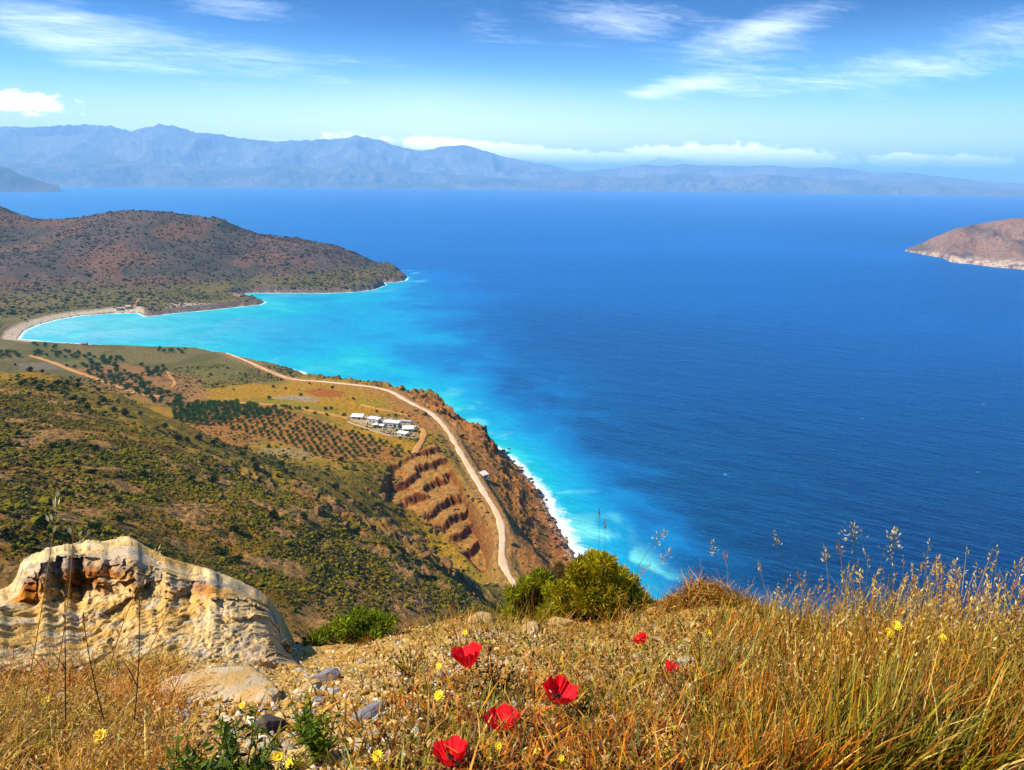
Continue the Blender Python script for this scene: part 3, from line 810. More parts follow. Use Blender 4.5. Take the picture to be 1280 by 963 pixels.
# ================================================================== haze: one closed box of even, pale air
hz, t = material('haze')
pv = t.n('VolumePrincipled', {'Color': (0.34, 0.67, 1.0, 1), 'Density': 6.4e-5, 'Anisotropy': 0.0})
for k_ in ('Density Attribute', 'Color Attribute', 'Temperature Attribute'):
    if k_ in pv.inputs: pv.inputs[k_].default_value = ''
o_ = t.n('OutputMaterial'); t.link(pv.outputs[0], o_.inputs['Volume'])
try: hz.cycles.homogeneous_volume = True
except Exception: pass
x0, x1, y0, y1, z0, z1 = -71000, 71000, -5000, 71000, -23, max(300.0, max(v.co.z for o in bpy.data.objects if o.name.startswith('mountains') for v in o.data.vertices) + 15)
bv = np.array([(x, y, z) for x in (x0, x1) for y in (y0, y1) for z in (z0, z1)], float)
bf = np.array([(0, 1, 3, 2), (4, 6, 7, 5), (0, 4, 5, 1), (2, 3, 7, 6), (0, 2, 6, 4), (1, 5, 7, 3)])
tag(link('haze', np_mesh('haze', bv, bf, False, None, None, [hz])), 'pale blue air over the bay', 'haze', None, 'stuff')
# ================================================================== MIDDLE DISTANCE
rng = np.random.default_rng(11)


class Acc:
    """collects pieces with albedo into one mesh"""
    def __init__(s): s.V, s.F3, s.F4, s.C, s.n = [], [], [], [], 0
    def add(s, V, F, C):
        V = np.asarray(V, float).reshape(-1, 3); s.V.append(V); F = np.asarray(F) + s.n
        (s.F3 if F.shape[1] == 3 else s.F4).append(F)
        C = np.asarray(C, float); s.C.append(np.broadcast_to(C, (len(V), 3)) if C.ndim == 1 else C); s.n += len(V)
    def mesh(s, name, mats, smooth=False, origin=None):
        V = np.concatenate(s.V)
        if origin is not None: V = V - np.asarray(origin)
        fs = []
        if s.F3: fs.append(np.concatenate(s.F3))
        if s.F4: fs.append(np.concatenate(s.F4))
        return np_mesh(name, V, fs, smooth, np.concatenate(s.C), None, mats)


def empty(name, loc):
    o = bpy.data.objects.new(name, None); COL.objects.link(o); o.location = loc; o.empty_display_size = .2
    return o


_ph = (1 + 5 ** .5) / 2
ICO_V = np.array([(-1, _ph, 0), (1, _ph, 0), (-1, -_ph, 0), (1, -_ph, 0), (0, -1, _ph), (0, 1, _ph), (0, -1, -_ph), (0, 1, -_ph), (_ph, 0, -1), (_ph, 0, 1), (-_ph, 0, -1), (-_ph, 0, 1)]) / math.hypot(1, _ph)
ICO_F = np.array([(0, 11, 5), (0, 5, 1), (0, 1, 7), (0, 7, 10), (0, 10, 11), (1, 5, 9), (5, 11, 4), (11, 10, 2), (10, 7, 6), (7, 1, 8), (3, 9, 4), (3, 4, 2), (3, 2, 6), (3, 6, 8), (3, 8, 9), (4, 9, 5), (2, 4, 11), (6, 2, 10), (8, 6, 7), (9, 8, 1)])


def subdiv(V, F):
    V = list(map(tuple, V)); cache = {}; out = []
    def mid(a, b):
        k = (min(a, b), max(a, b))
        if k not in cache:
            m = (np.array(V[a]) + np.array(V[b])) / 2; m /= np.linalg.norm(m); V.append(tuple(m)); cache[k] = len(V) - 1
        return cache[k]
    for a, b, c in F:
        x, y, z = mid(a, b), mid(b, c), mid(c, a); out += [(a, x, z), (b, y, x), (c, z, y), (x, y, z)]
    return np.array(V), np.array(out)


ICO2 = subdiv(ICO_V, ICO_F); ICO3 = subdiv(*ICO2); ICO4 = subdiv(*ICO3); ICO5 = subdiv(*ICO4)


def blob_field(P, S, hgt, cols, jit=.28, base=(ICO_V, ICO_F)):
    """many small bushes: P (n,3) ground points, S radii, hgt height ratios"""
    n = len(P); bv, bf = base; m = len(bv)
    V = bv[None] * (1 + (rng.random((n, m, 1)) - .5) * 2 * jit)
    a = rng.random(n) * 6.28; ca, sa = np.cos(a)[:, None], np.sin(a)[:, None]
    x = V[..., 0] * ca - V[..., 1] * sa; y = V[..., 0] * sa + V[..., 1] * ca
    V = np.stack([x * S[:, None] * (1 + .3 * np.cos(a * 3)[:, None]), y * S[:, None], (V[..., 2] * .62 + .42) * (S * hgt)[:, None]], -1) + P[:, None]
    F = (bf[None] + (np.arange(n) * m)[:, None, None]).reshape(-1, 3)
    C = np.repeat(cols, m, 0) * (1 + (rng.random((n * m, 1)) - .5) * .4)
    return V.reshape(-1, 3), F, C


leaf_m = mat_vcol('foliage', .8, .25, 3.0, .12, .12)
scrub_m = mat_vcol('scrub_leaf', .9, .3, 1.2, .08)

# ------------------------------------------------------------------ scrub that nobody could count
def scatter(azlo, azhi, rlo, rhi, n):
    a = np.radians(rng.uniform(azlo, azhi, n)); r = np.sqrt(rng.uniform(rlo ** 2, rhi ** 2, n))
    return r * np.sin(a), r * np.cos(a)


pal = np.array([srgb(88, 88, 30, .46), srgb(118, 112, 36, .52), srgb(152, 140, 46, .55), srgb(56, 60, 24, .34), srgb(150, 114, 54, .5), srgb(98, 72, 38, .42)])
acc = Acc()
x, y = scatter(-60, 0, 70, 420, 215000)
z = height(x, y); nz = fbm(x, y, 22, 3, 301)
r_ = np.hypot(x, y)
keep = (z > 46) & (near_hill(x, y) > rng.random(len(x))) & (fbm(x, y, 11, 4, 120) + (rng.random(len(x)) - .5) * .12 < .63) & (nz + rng.random(len(x)) * .35 + (fbm(x, y, 70, 3, 311) - .5) * .35 > .56) & (poly_dist(x, y, RIB) + 18 * rng.random(len(x)) > 20)
x, y, z, r_ = x[keep], y[keep], z[keep], r_[keep]
S = rng.gamma(3.4, .076, len(x)) * (0.8 + .5 * vnoise(x / 30, y / 30, 9)) * np.interp(r_, [105, 400], [.85, 1.15])
ci = np.clip((fbm(x, y, 35, 3, 302) * 3.4 - .6 + rng.random(len(x)) * 2.2).astype(int), 0, 5)
acc.add(*blob_field(np.stack([x, y, z - .05], 1), S, rng.uniform(.7, 1.25, len(x)), pal[ci]))
# sparser low bushes on the lower slope, the plain edges and the sea side
x, y = scatter(-44, 8, 240, 800, 46000)
z = height(x, y); sdv = sd_poly(x, y, COAST)
keep = (z > 3) & ((z < 50) | (near_hill(x, y) < .4)) & (sdv > 9) & (poly_dist(x, y, ROAD[:, :2]) > 4.5) & (fbm(x, y, 30, 3, 303) + rng.random(len(x)) * .35 > .70)
for q in ([(150, 494), (250, 488), (330, 478), (400, 474), (470, 484), (500, 500), (515, 512), (420, 530), (350, 520), (280, 506), (180, 508)], [(420, 533), (470, 540), (522, 556), (508, 570), (460, 556)], [(214, 516), (250, 505), (345, 513), (440, 541), (516, 565), (505, 572), (440, 575), (400, 572), (320, 545), (240, 530)]):
    keep &= ~(inside(x, y, plan(q)) & (rng.random(len(x)) > .04))
keep &= ~(inside(x, y, PIT) & (rng.random(len(x)) > .25))
keep &= ~((sdv < 50) & (np.hypot(x, y) < 560) & (rng.random(len(x)) > .45))
x, y, z = x[keep], y[keep], z[keep]
pal2 = np.array([srgb(96, 96, 44, .45), srgb(74, 84, 40, .4), srgb(136, 122, 60, .5), srgb(60, 66, 32, .36)])
acc.add(*blob_field(np.stack([x, y, z - .05], 1), rng.gamma(5, .13, len(x)), rng.uniform(.5, 1.0, len(x)), pal2[rng.integers(0, 4, len(x))]))
tag(link('scrub', acc.mesh('scrub', [scrub_m])), 'low olive and brown scrub covering the near hillside', 'scrub', None, 'stuff')
acc = Acc()
x, y = scatter(-50, -8, 1150, 2250, 54000)
z = height(x, y)
keep = (z > 6) & (fbm(x, y, 70, 3, 304) + rng.random(len(x)) * .5 > .68)
x, y, z = x[keep], y[keep], z[keep]
pal3 = np.array([srgb(70, 70, 46, .4), srgb(92, 84, 60, .42), srgb(60, 64, 44, .38), srgb(104, 88, 66, .45)])
acc.add(*blob_field(np.stack([x, y, z - .2], 1), rng.gamma(5, .30, len(x)), rng.uniform(.5, .9, len(x)), pal3[rng.integers(0, 4, len(x))]))
tag(link('scrub', acc.mesh('scrub', [scrub_m])), 'dark scrub speckling the brown headland across the bay', 'scrub', None, 'stuff')


# ------------------------------------------------------------------ trees and bushes one can tell apart
def tube(path, rad, nseg=6, cap=True):
    path = np.asarray(path, float); n = len(path); rad = np.broadcast_to(rad, (n,))
    d = np.gradient(path, axis=0); d /= np.linalg.norm(d, axis=1)[:, None] + 1e-12
    ref = np.array([0.31, 0.17, 0.93]); a = np.cross(d, ref); a /= np.linalg.norm(a, axis=1)[:, None] + 1e-9; b = np.cross(d, a)
    th = np.linspace(0, 2 * PI, nseg, endpoint=False)
    V = path[:, None] + rad[:, None, None] * (a[:, None] * np.cos(th)[None, :, None] + b[:, None] * np.sin(th)[None, :, None])
    F = []
    for i in range(n - 1):
        for k in range(nseg):
            F.append((i * nseg + k, i * nseg + (k + 1) % nseg, (i + 1) * nseg + (k + 1) % nseg, (i + 1) * nseg + k))
    return V.reshape(-1, 3), np.array(F)


def leaf_quads(P, D, ln, wd, seed_rng=None):
    """diamond leaves: base P, direction D, length, width"""
    g = seed_rng or rng; n = len(P)
    D = D / (np.linalg.norm(D, axis=1)[:, None] + 1e-9)
    u = g.normal(size=(n, 3)); sdir = np.cross(D, u); sdir /= np.linalg.norm(sdir, axis=1)[:, None] + 1e-9
    ln = np.broadcast_to(ln, n)[:, None]; wd = np.broadcast_to(wd, n)[:, None]
    V = np.stack([P, P + D * ln * .45 + sdir * wd / 2, P + D * ln, P + D * ln * .45 - sdir * wd / 2], 1).reshape(-1, 3)
    F = np.arange(n * 4).reshape(-1, 4)
    return V, F


def tree_mesh(name, seed, rad, hgt, trunk, n, col, lobes=7, leaf=.55):
    """crown of leaf sprays spread through several uneven lobes, on a short forked trunk"""
    g = np.random.default_rng(seed); A = Acc(); B = Acc(); tc = srgb(96, 80, 62, .5)
    c0 = np.array([0, 0, trunk + hgt * .5])
    V, F = tube([(0, 0, -.3), (.05, 0, trunk * .6), (0.02, .05, trunk + hgt * .3)], [rad * .12, rad * .09, rad * .04]); B.add(V, F, tc)
    for k in range(lobes):
        a = k * 2.4 + g.random(); q = rad * (.2 + .36 * g.random()); cc = np.array([math.cos(a) * q, math.sin(a) * q, trunk + hgt * g.uniform(.3, .72)])
        rl = rad * g.uniform(.48, .64)
        V, F = tube([(0, 0, trunk * .7), tuple((c0 * .3 + cc * .7) * [1, 1, .9]), tuple(cc)], [rad * .05, rad * .03, rad * .012], 4); B.add(V, F, tc)
        m = n // lobes; d = g.normal(size=(m, 3)); d /= np.linalg.norm(d, axis=1)[:, None]
        P = cc + d * rl * (g.random((m, 1)) ** .45) * [1, 1, hgt / (2 * rad) * 1.1]
        D = d + g.normal(size=(m, 3)) * .6 + [0, 0, .3]
        V, F = leaf_quads(P, D, g.uniform(.7, 1.2, m) * leaf, g.uniform(.5, .9, m) * leaf, g)
        C = np.repeat(col * (1 + (g.random((m, 1)) - .5) * .5) * (1 + g.normal() * .1), 4, 0)
        A.add(V, F, C)
    return A.mesh('crown', [leaf_m]), B.mesh('trunk', [leaf_m])


olive_c = srgb(78, 112, 48, .72); bush_c = srgb(66, 84, 34, .52)
OLV = [tree_mesh('olive_tree', 70 + i, 2.1, 3.0, .8, 420, olive_c * f) for i, f in enumerate((1, 1.15, .9, 1.05))]
BUS = [tree_mesh('bush', 80 + i, 1.0, 1.5, .1, 300, bush_c * f, 5, .32) for i, f in enumerate((1, 1.2, .85))]


def stand(name, meshes, pts, label, cat, group, smin, smax):
    out = []
    for (x, y, z) in pts:
        mc, mt = meshes[int(rng.integers(len(meshes)))]; o = bpy.data.objects.new(name, None); COL.objects.link(o)
        link('crown', mc, o); link('trunk', mt, o)
        s = rng.uniform(smin, smax); o.location = (x, y, z - .08); o.rotation_euler = (0, 0, rng.uniform(0, 6.28)); o.scale = (s * rng.uniform(.9, 1.1), s * rng.uniform(.9, 1.1), s * rng.uniform(.85, 1.1))
        tag(o, label, cat, group); out.append(o)
    return out


# planted orchard in rows
OP = plan([(214, 516), (250, 505), (300, 506), (345, 513), (400, 529), (440, 540), (480, 553), (516, 565), (505, 572), (470, 573), (440, 575), (400, 572), (360, 558), (320, 546), (280, 536), (240, 531), (215, 525)])
cxy = OP.mean(0); ang = R(-8)
gu, gv = np.meshgrid(np.arange(-40, 41), np.arange(-40, 41)); gu = gu.ravel() * 5.0; gv = gv.ravel() * 7.4
gx = cxy[0] + gu * math.cos(ang) - gv * math.sin(ang) + rng.normal(size=gu.size) * .45; gy = cxy[1] + gu * math.sin(ang) + gv * math.cos(ang) + rng.normal(size=gu.size) * .45
k = inside(gx, gy, OP) & (rng.random(len(gx)) > .07); gx, gy = gx[k], gy[k]
orch = np.column_stack([gx, gy, height(gx, gy)])


def poisson(poly, step, jitter=.35, drop_p=.1):
    q = plan(poly); lo, hi = q.min(0), q.max(0)
    a, b = np.meshgrid(np.arange(lo[0], hi[0], step), np.arange(lo[1], hi[1], step)); a, b = a.ravel(), b.ravel()
    a = a + rng.normal(size=a.size) * step * jitter; b = b + rng.normal(size=b.size) * step * jitter
    k = inside(a, b, q) & (rng.random(a.size) > drop_p); a, b = a[k], b[k]
    return np.column_stack([a, b, height(a, b)])


grove = np.vstack([poisson([(100, 455), (135, 455), (170, 470), (205, 488), (240, 503), (262, 512), (228, 520), (192, 503), (150, 487), (112, 470)], 9.5, .3, .25),
                   poisson([(30, 440), (90, 441), (150, 449), (166, 454), (150, 459), (90, 449), (34, 446)], 9, .3, .1),
                   poisson([(172, 458), (205, 460), (212, 474), (190, 474)], 9, .3, .3)])
belt = np.vstack([poisson([(36, 431), (80, 433), (82, 437), (40, 436)], 10, .3, .2), poisson([(190, 437), (232, 438), (228, 443), (195, 442)], 8, .3, .2), poisson([(-20, 440), (22, 441), (25, 449), (-20, 449)], 9, .3, .1)])
kd = np.hypot(*orch[:, :2].T); og = orch[np.argsort(kd)]
allt = np.vstack([og, grove, belt]); print('olive trees', len(og), len(grove), len(belt))
nmax = 296
n_o = min(len(og), nmax - min(len(grove), 110)); n_g = min(len(grove), nmax - n_o); n_b = max(0, nmax - n_o - n_g)
grove = grove[np.argsort(np.hypot(*grove[:, :2].T))]
stand('olive_tree', OLV, og[:n_o], 'small round olive tree standing in the planted rows of the orchard', 'olive tree', 'olive trees in the orchard rows', .6, .92)
stand('olive_tree', OLV, grove[:n_g], 'broad dark olive tree scattered in the loose grove beside the orange track', 'olive tree', 'olive trees of the loose grove', .95, 1.5)
if n_b: stand('olive_tree', OLV, belt[:n_b], 'dark olive tree in the belt along the bay shore', 'olive tree', 'olive trees along the bay shore', .9, 1.3)
rest = np.vstack([og[n_o:], grove[n_g:], belt[n_b:]])


def merged(name, base_mesh, P, smin, smax, label, cat):
    m = base_mesh[0]; nv = len(m.vertices); co = np.empty(nv * 3, np.float32); m.vertices.foreach_get('co', co); co = co.reshape(-1, 3)
    cl = np.empty(nv * 4, np.float32); m.color_attributes['albedo'].data.foreach_get('color', cl); cl = cl.reshape(-1, 4)[:, :3]
    f4 = np.array([p.vertices[:] for p in m.polygons])
    A = Acc()
    for p in P:
        a = rng.uniform(0, 6.28); s = rng.uniform(smin, smax); c_, s_ = math.cos(a) * s, math.sin(a) * s
        V = np.stack([co[:, 0] * c_ - co[:, 1] * s_, co[:, 0] * s_ + co[:, 1] * c_, co[:, 2] * s], 1) + p
        A.add(V, f4, cl * rng.uniform(.8, 1.25))
    return tag(link(name, A.mesh(name, [leaf_m])), label, cat, None, 'stuff')


shoretrees = np.vstack([poisson([(-60, 388), (22, 388), (26, 394), (-60, 395)], 12, .3, .1), poisson([(50, 386), (88, 386), (92, 389), (50, 391)], 11, .3, .1), poisson([(24, 398), (45, 396), (55, 402), (25, 408)], 16, .4, .5), poisson([(95, 387), (160, 385), (160, 389), (100, 391)], 16, .4, .5)])
merged('grove', OLV[0], np.vstack([rest, shoretrees]) if len(rest) else shoretrees, .9, 1.4, 'dark green trees massed behind the bay beach', 'grove')
merged('hedge', OLV[1], np.vstack([poisson([(352, 509), (376, 512), (374, 515), (350, 511)], 3, .3, .1), poisson([(255, 480), (300, 486), (330, 479), (300, 490), (258, 486)], 8, .4, .4)]), .5, .9, 'dark bushy hedge at the edge of the golden fields', 'hedge')

hill_b = [(119, 565), (67, 560), (181, 597), (239, 603), (152, 653), (120, 663), (54, 662), (279, 696), (299, 703), (295, 665), (267, 603), (97, 582), (10, 675), (321, 586), (324, 604), (381, 650), (341, 647), (110, 513)]
stand('bush', BUS, drop(*np.array(hill_b, float).T), 'dark green bush standing out on the scrubby near hillside', 'bush', 'dark bushes on the near hillside', 1.1, 1.7)
plain_b = [(19, 457), (38, 466), (53, 467), (64, 487), (50, 489), (27, 482), (32, 479), (73, 483), (124, 490), (131, 504), (143, 514), (105, 504), (157, 520), (98, 486), (85, 482), (90, 474), (161, 496), (176, 519), (193, 504), (43, 482), (84, 459), (93, 460),
           (224, 552), (235, 553), (249, 549), (304, 571), (317, 578), (357, 592), (352, 583), (419, 612), (396, 602), (427, 577), (470, 634), (495, 642), (410, 590), (336, 560), (280, 560), (206, 536), (268, 556)]
stand('bush', BUS, drop(*np.array(plain_b, float).T), 'round dark bush dotted over the pale lower slopes', 'bush', 'dark bushes on the lower slopes', 1.3, 2.1)
field_b = [(376, 495), (337, 500), (357, 487), (387, 481), (407, 513), (414, 512), (409, 520), (430, 520), (471, 516), (394, 518), (342, 485), (352, 476), (415, 486), (442, 500), (384, 512), (250, 478), (264, 470), (285, 462)]
stand('bush', BUS, drop(*np.array(field_b, float).T), 'lone dark bush in the golden fields behind the road', 'bush', 'lone bushes in the golden fields', 1.3, 2.0)
cliff_b = [(547, 516), (552, 517), (556, 519), (562, 521), (568, 524), (572, 523), (503, 489), (510, 490), (578, 548), (532, 520)]
stand('bush', BUS, drop(*np.array(cliff_b, float).T), 'dark green bush on the red cliff top above the surf', 'bush', 'bushes on the cliff top', 1.2, 1.9)

# ------------------------------------------------------------------ buildings
wall_m = {}
def plain_mat(name, col, rough=.85, var=.12):
    if name in wall_m: return wall_m[name]
    m, t = material(name); pos = t.n('NewGeometry').outputs['Position']
    n_ = t.noise(pos, 0.9, 5, .6); c = t.mix(t.smooth(n_, .3, .7), tuple(np.array(col) * (1 - var)), tuple(np.array(col) * (1 + var)))
    finish(t, c, rough, n_, .2, .03, .2); wall_m[name] = m
    return m


WHITE = plain_mat('white_plaster', (.54, .49, .42), .85, .3); ROOFW = plain_mat('pale_roof', (.64, .60, .54), .85, .3); GREYR = plain_mat('grey_roof', (.42, .40, .38)); DARKW = plain_mat('dark_opening', (.03, .03, .035), .3); TANW = plain_mat('tan_plaster', (.5, .36, .24)); ORW = plain_mat('ochre_plaster', (.55, .30, .14)); WOOD = plain_mat('weathered_wood', (.16, .12, .09)); RUST = plain_mat('rusty_brown', (.22, .12, .08))


def box_bm(cx_, cy_, cz_, sx_, sy_, sz_):
    v = np.array([(x, y, z) for x in (-.5, .5) for y in (-.5, .5) for z in (-.5, .5)]) * [sx_, sy_, sz_] + [cx_, cy_, cz_]
    return v, np.array([(0, 1, 3, 2), (4, 6, 7, 5), (0, 4, 5, 1), (2, 3, 7, 6), (0, 2, 6, 4), (1, 5, 7, 3)])


def part(name, boxes, m, parent):
    A = Acc()
    for b in boxes: A.add(*box_bm(*b), (1, 1, 1))
    return link(name, A.mesh(name, [m]), parent)


def house(px_, py_, w_, d_, h_, rot_, label, wm, rm, style='flat', opens=(), name='house', cat='house'):
    p = drop(px_, py_)[0]; e = empty(name, p); e.rotation_euler = (0, 0, R(rot_)); tag(e, label, cat, None)
    part('wall', [(0, 0, h_ / 2 - .6, w_, d_, h_ + 1.2)], wm, e)
    if style == 'flat':
        rf = part('roof', [(0, 0, h_ + .13, w_ + .5, d_ + .5, .26), (0, -d_ / 2 - .2, h_ + .36, w_ + .5, .14, .2), (0, d_ / 2 + .2, h_ + .36, w_ + .5, .14, .2)], rm, e)
    elif style == 'shed':
        A = Acc(); v, f = box_bm(0, 0, h_ + .35, w_ + .8, d_ + .8, .16); v[:, 2] += v[:, 1] / d_ * .9; A.add(v, f, (1, 1, 1)); link('roof', A.mesh('roof', [rm]), e)
    else:
        A = Acc(); hw, hd, rh = w_ / 2 + .3, d_ / 2 + .3, d_ * .28
        v = np.array([(-hw, -hd, h_), (hw, -hd, h_), (hw, hd, h_), (-hw, hd, h_), (-hw, 0, h_ + rh), (hw, 0, h_ + rh)])
        A.add(v, np.array([(0, 1, 5, 4), (2, 3, 4, 5), (3, 2, 1, 0)]), (1, 1, 1)); A.add(v, np.array([(1, 2, 5), (3, 0, 4)]), (1, 1, 1)); link('roof', A.mesh('roof', [rm]), e)
    for (kind, side, u, z0_, ww, hh) in opens:
        if side == 'f': b = (u, -d_ / 2 - .02, z0_ + hh / 2, ww, .12, hh)
        elif side == 'r': b = (w_ / 2 + .02, u, z0_ + hh / 2, .12, ww, hh)
        else: b = (-w_ / 2 - .02, u, z0_ + hh / 2, .12, ww, hh)
        part(kind, [b], DARKW, e)
    return e


house(447, 524, 8.5, 4.2, 2.6, -6, 'long low shed with a white roof, farthest left of the farm buildings', WHITE, ROOFW, 'shed', [('door', 'f', 1.8, 0, 1.6, 2.0), ('window', 'f', -2, 1, 1.2, .8)], 'farm_shed', 'shed')
house(468, 528, 9, 5, 3.2, -22, 'white farm house with two dark openings in the middle of the compound', WHITE, ROOFW, 'flat', [('door', 'f', 1.2, 0, 1.1, 2.1), ('window', 'f', -1.8, 1, 1.3, 1.0), ('window', 'r', 0, 1, 1.2, 1.0)], 'farm_house')
house(490, 533, 11.5, 5.5, 3.2, -13, 'largest white farm house with a flat roof and dark doorways', WHITE, ROOFW, 'flat', [('door', 'f', 3.4, 0, 1.5, 2.3), ('window', 'f', -3.4, 1, 1.4, 1.1), ('window', 'f', 0, 1, 1.2, 1.0), ('window', 'r', .6, .9, 1.6, 1.2)], 'farm_house')
house(469.5, 534, 3.2, 2.6, 2.2, 8, 'small white hut with a dark window below the farm house', WHITE, ROOFW, 'gable', [('window', 'f', 0, .7, 1.2, .9)], 'farm_hut', 'hut')
house(478, 534.5, 3.4, 2.6, 1.7, -30, 'tiny white outbuilding right of the small hut', WHITE, ROOFW, 'gable', [('door', 'f', .4, 0, .8, 1.5)], 'farm_hut', 'hut')
house(510, 539, 7.5, 4.2, 2.4, 4, 'white shed with a tilted roof at the lower right of the farm', WHITE, ROOFW, 'shed', [('door', 'f', -1.5, 0, 1.4, 1.9), ('window', 'f', 1.6, .9, 1.2, .8)], 'farm_shed', 'shed')
house(503, 544, 7.5, 4.6, 1.7, -24, 'lowest white outbuilding with a patched grey and white roof', WHITE, ROOFW, 'flat', [('door', 'f', 1.5, 0, 1.2, 1.5), ('roof_patch', 'f', 0, 1.75, .02, .02)][:1], 'farm_shed', 'shed')
house(508, 530, 7.5, 2.2, 2.0, -8, 'narrow white stable behind the largest farm house', WHITE, GREYR, 'flat', [('window', 'f', -1, .8, .9, .7)], 'farm_shed', 'shed')
house(605, 597, 4.2, 3.6, 2.6, 40, 'small grey house with two dark windows beside the dirt road above the surf', plain_mat('grey_plaster', (.56, .46, .36)), plain_mat('tan_roof', (.56, .46, .36)), 'shed', [('window', 'l', -.9, 1, .9, 1.0), ('window', 'l', .9, 1, .9, 1.0), ('door', 'f', 0, 0, 1, 2)], 'road_house')
house(161, 386, 8, 6, 4, 10, 'ochre house on the beach beside the orange track', ORW, TANW, 'gable', [('window', 'f', -2, 1.4, 1.2, 1.2), ('door', 'f', 1.5, 0, 1.2, 2.2)], 'beach_house')
house(150, 388, 9, 6, 3.5, 5, 'tan house left of the ochre beach house', TANW, TANW, 'flat', [('window', 'f', 0, 1.2, 1.4, 1.2), ('door', 'f', 3, 0, 1.2, 2.2)], 'beach_house')
house(106, 432, 6, 4, 2.4, 0, 'low red roofed house on the bay shore', TANW, plain_mat('red_roof', (.30, .16, .11)), 'gable', [('window', 'f', 1.5, 1, 1.2, 1.0)], 'shore_house')

for i, (a, b, lb) in enumerate([(459, 531, 'grey water tank standing left of the small white hut'), (520, 536, 'grey water tank at the right end of the farm yard')]):
    p = drop(a, b)[0]; e = empty('water_tank', p); tag(e, lb, 'water tank')
    A = Acc(); A.add(*tube([(0, 0, .5), (0, 0, .55), (0, 0, 2.1), (0, 0, 2.3), (0, 0, 2.32)], [.75, .8, .8, .5, .01], 14), (1, 1, 1)); link('tank', A.mesh('tank', [GREYR], True), e)
    part('stand', [(x_, y_, 0, .12, .12, 1.1) for x_ in (-.5, .5) for y_ in (-.5, .5)] + [(0, 0, .5, 1.3, 1.3, .08)], WOOD, e)
yw = plan([(434, 528), (462, 538), (488, 546), (522, 549)]); yw = resample(yw, 2.0); yz = height(yw[:, 0], yw[:, 1]); A = Acc(); d_ = np.gradient(yw, axis=0); d_ /= np.linalg.norm(d_, axis=1)[:, None]; nn_ = np.stack([-d_[:, 1], d_[:, 0]], 1) * .2
hh_ = .75 + .35 * rng.random(len(yw)); Vw = np.stack([np.column_stack([yw - nn_, yz - .3]), np.column_stack([yw - nn_, yz + hh_]), np.column_stack([yw + nn_, yz + hh_]), np.column_stack([yw + nn_, yz - .3])], 1).reshape(-1, 3)
A.add(Vw, grid_faces(len(yw), 4), (1, 1, 1)); tag(link('stone_wall', A.mesh('stone_wall', [TANW])), 'low broken stone wall along the front of the farm yard', 'wall')

# utility poles across the fields
for i, (a, b, tp) in enumerate([(401, 489, 'first pole from the left, beside the reddish field'), (433, 520, 'pole nearest the farm buildings'), (446, 513, 'pole between the golden field and the farm'), (459, 502, 'pole in the yellow field left of the road bend'), (330, 486, 'pole standing left of the reddish field')]):
    p = drop(a, b)[0]; e = empty('utility_pole', p); tag(e, 'thin wooden utility ' + tp, 'utility pole', 'utility poles in the fields')
    A = Acc(); A.add(*tube([(0, 0, -.5), (0, 0, 8.6)], [.15, .1], 6), (1, 1, 1)); link('post', A.mesh('post', [WOOD]), e)
    part('crossarm', [(0, 0, 8.0, 1.7, .12, .12)], WOOD, e)


# ------------------------------------------------------------------ rocks
def rock_shape(seed, s, base=ICO4, cuts=7, rough=.12, flat=.0):
    g = np.random.default_rng(seed); V = base[0].copy()
    for k in range(cuts):
        n_ = g.normal(size=3); n_ /= np.linalg.norm(n_); d = g.uniform(.55, .88)
        q = V @ n_ - d; V = V - np.clip(q, 0, None)[:, None] * n_
    off = g.random(3) * 50
    f = fbm(V[:, 0] * 10 + off[0] + V[:, 2] * 4, V[:, 1] * 10 + off[1] - V[:, 2] * 7, 6, 4, seed) - .5
    f2 = ridged(V[:, 0] * 10 + V[:, 2] * 9 + off[2], V[:, 1] * 10 + V[:, 2] * 3, 3.5, 3, seed + 3) - .6
    V = V * (1 + rough * 2 * f + rough * .7 * f2)[:, None]
    return V * np.asarray(s)


def rock_mat(name, c1, c2, c3, sc_):
    m, t = material(name); pos = t.n('TexCoord').outputs['Object']
    a = t.noise(pos, sc_, 6, .65); b = t.noise(pos, sc_ * 4.3, 6, .65); v = t.noise(pos, sc_ * 14, 4, .6)
    c = t.mix(t.smooth(a, .4, .62), tuple(c1), tuple(c2)); c = t.mix(t.math('MULTIPLY', t.smooth(b, .55, .7), .8), c, tuple(c3))
    c = t.mix(t.math('MULTIPLY', t.smooth(v, .6, .75), .45), c, tuple(np.array(c1) * .45))
    finish(t, c, .95, t.math('ADD', b, t.math('MULTIPLY', v, .5)), .6, .12 / sc_, .1)
    return m


SEAROCK = rock_mat('shore_rock', srgb(120, 96, 78, .6), srgb(96, 84, 76, .55), srgb(150, 104, 76, .6), .8)
REDROCK = rock_mat('red_rock', srgb(176, 112, 72, .62), srgb(140, 92, 64, .58), srgb(196, 150, 108, .65), .5)
sr = [(619, 557, 1.5, 'low dark rock awash in the surf under the red bluff, leftmost of three'), (629, 564, 1.9, 'largest dark rock standing in the foam off the red bluff'), (636, 561, .9, 'small dark rock in the water farthest out from the bluff'),
      (663, 599, 1.7, 'flat dark rock in the turquoise water off the road house'), (652, 585, 1.2, 'brown rock at the waterline above the flat dark rock'), (642, 577, 1.3, 'brown rock at the foot of the shore slope near the bluff'), (683, 625, 1.1, 'lone reddish rock out in the white surf'),
      (668, 613, 1.2, 'dark rock half buried in the white foam'), (548, 503, 2.6, 'jagged rock in the small inlet behind the bluff'), (541, 500, 2.4, 'dark rock against the cliff of the small inlet'), (714, 690, 1.0, 'small brown rock on the nearest strip of beach'), (690, 652, .9, 'small boulder at the edge of the foam near the beach')]
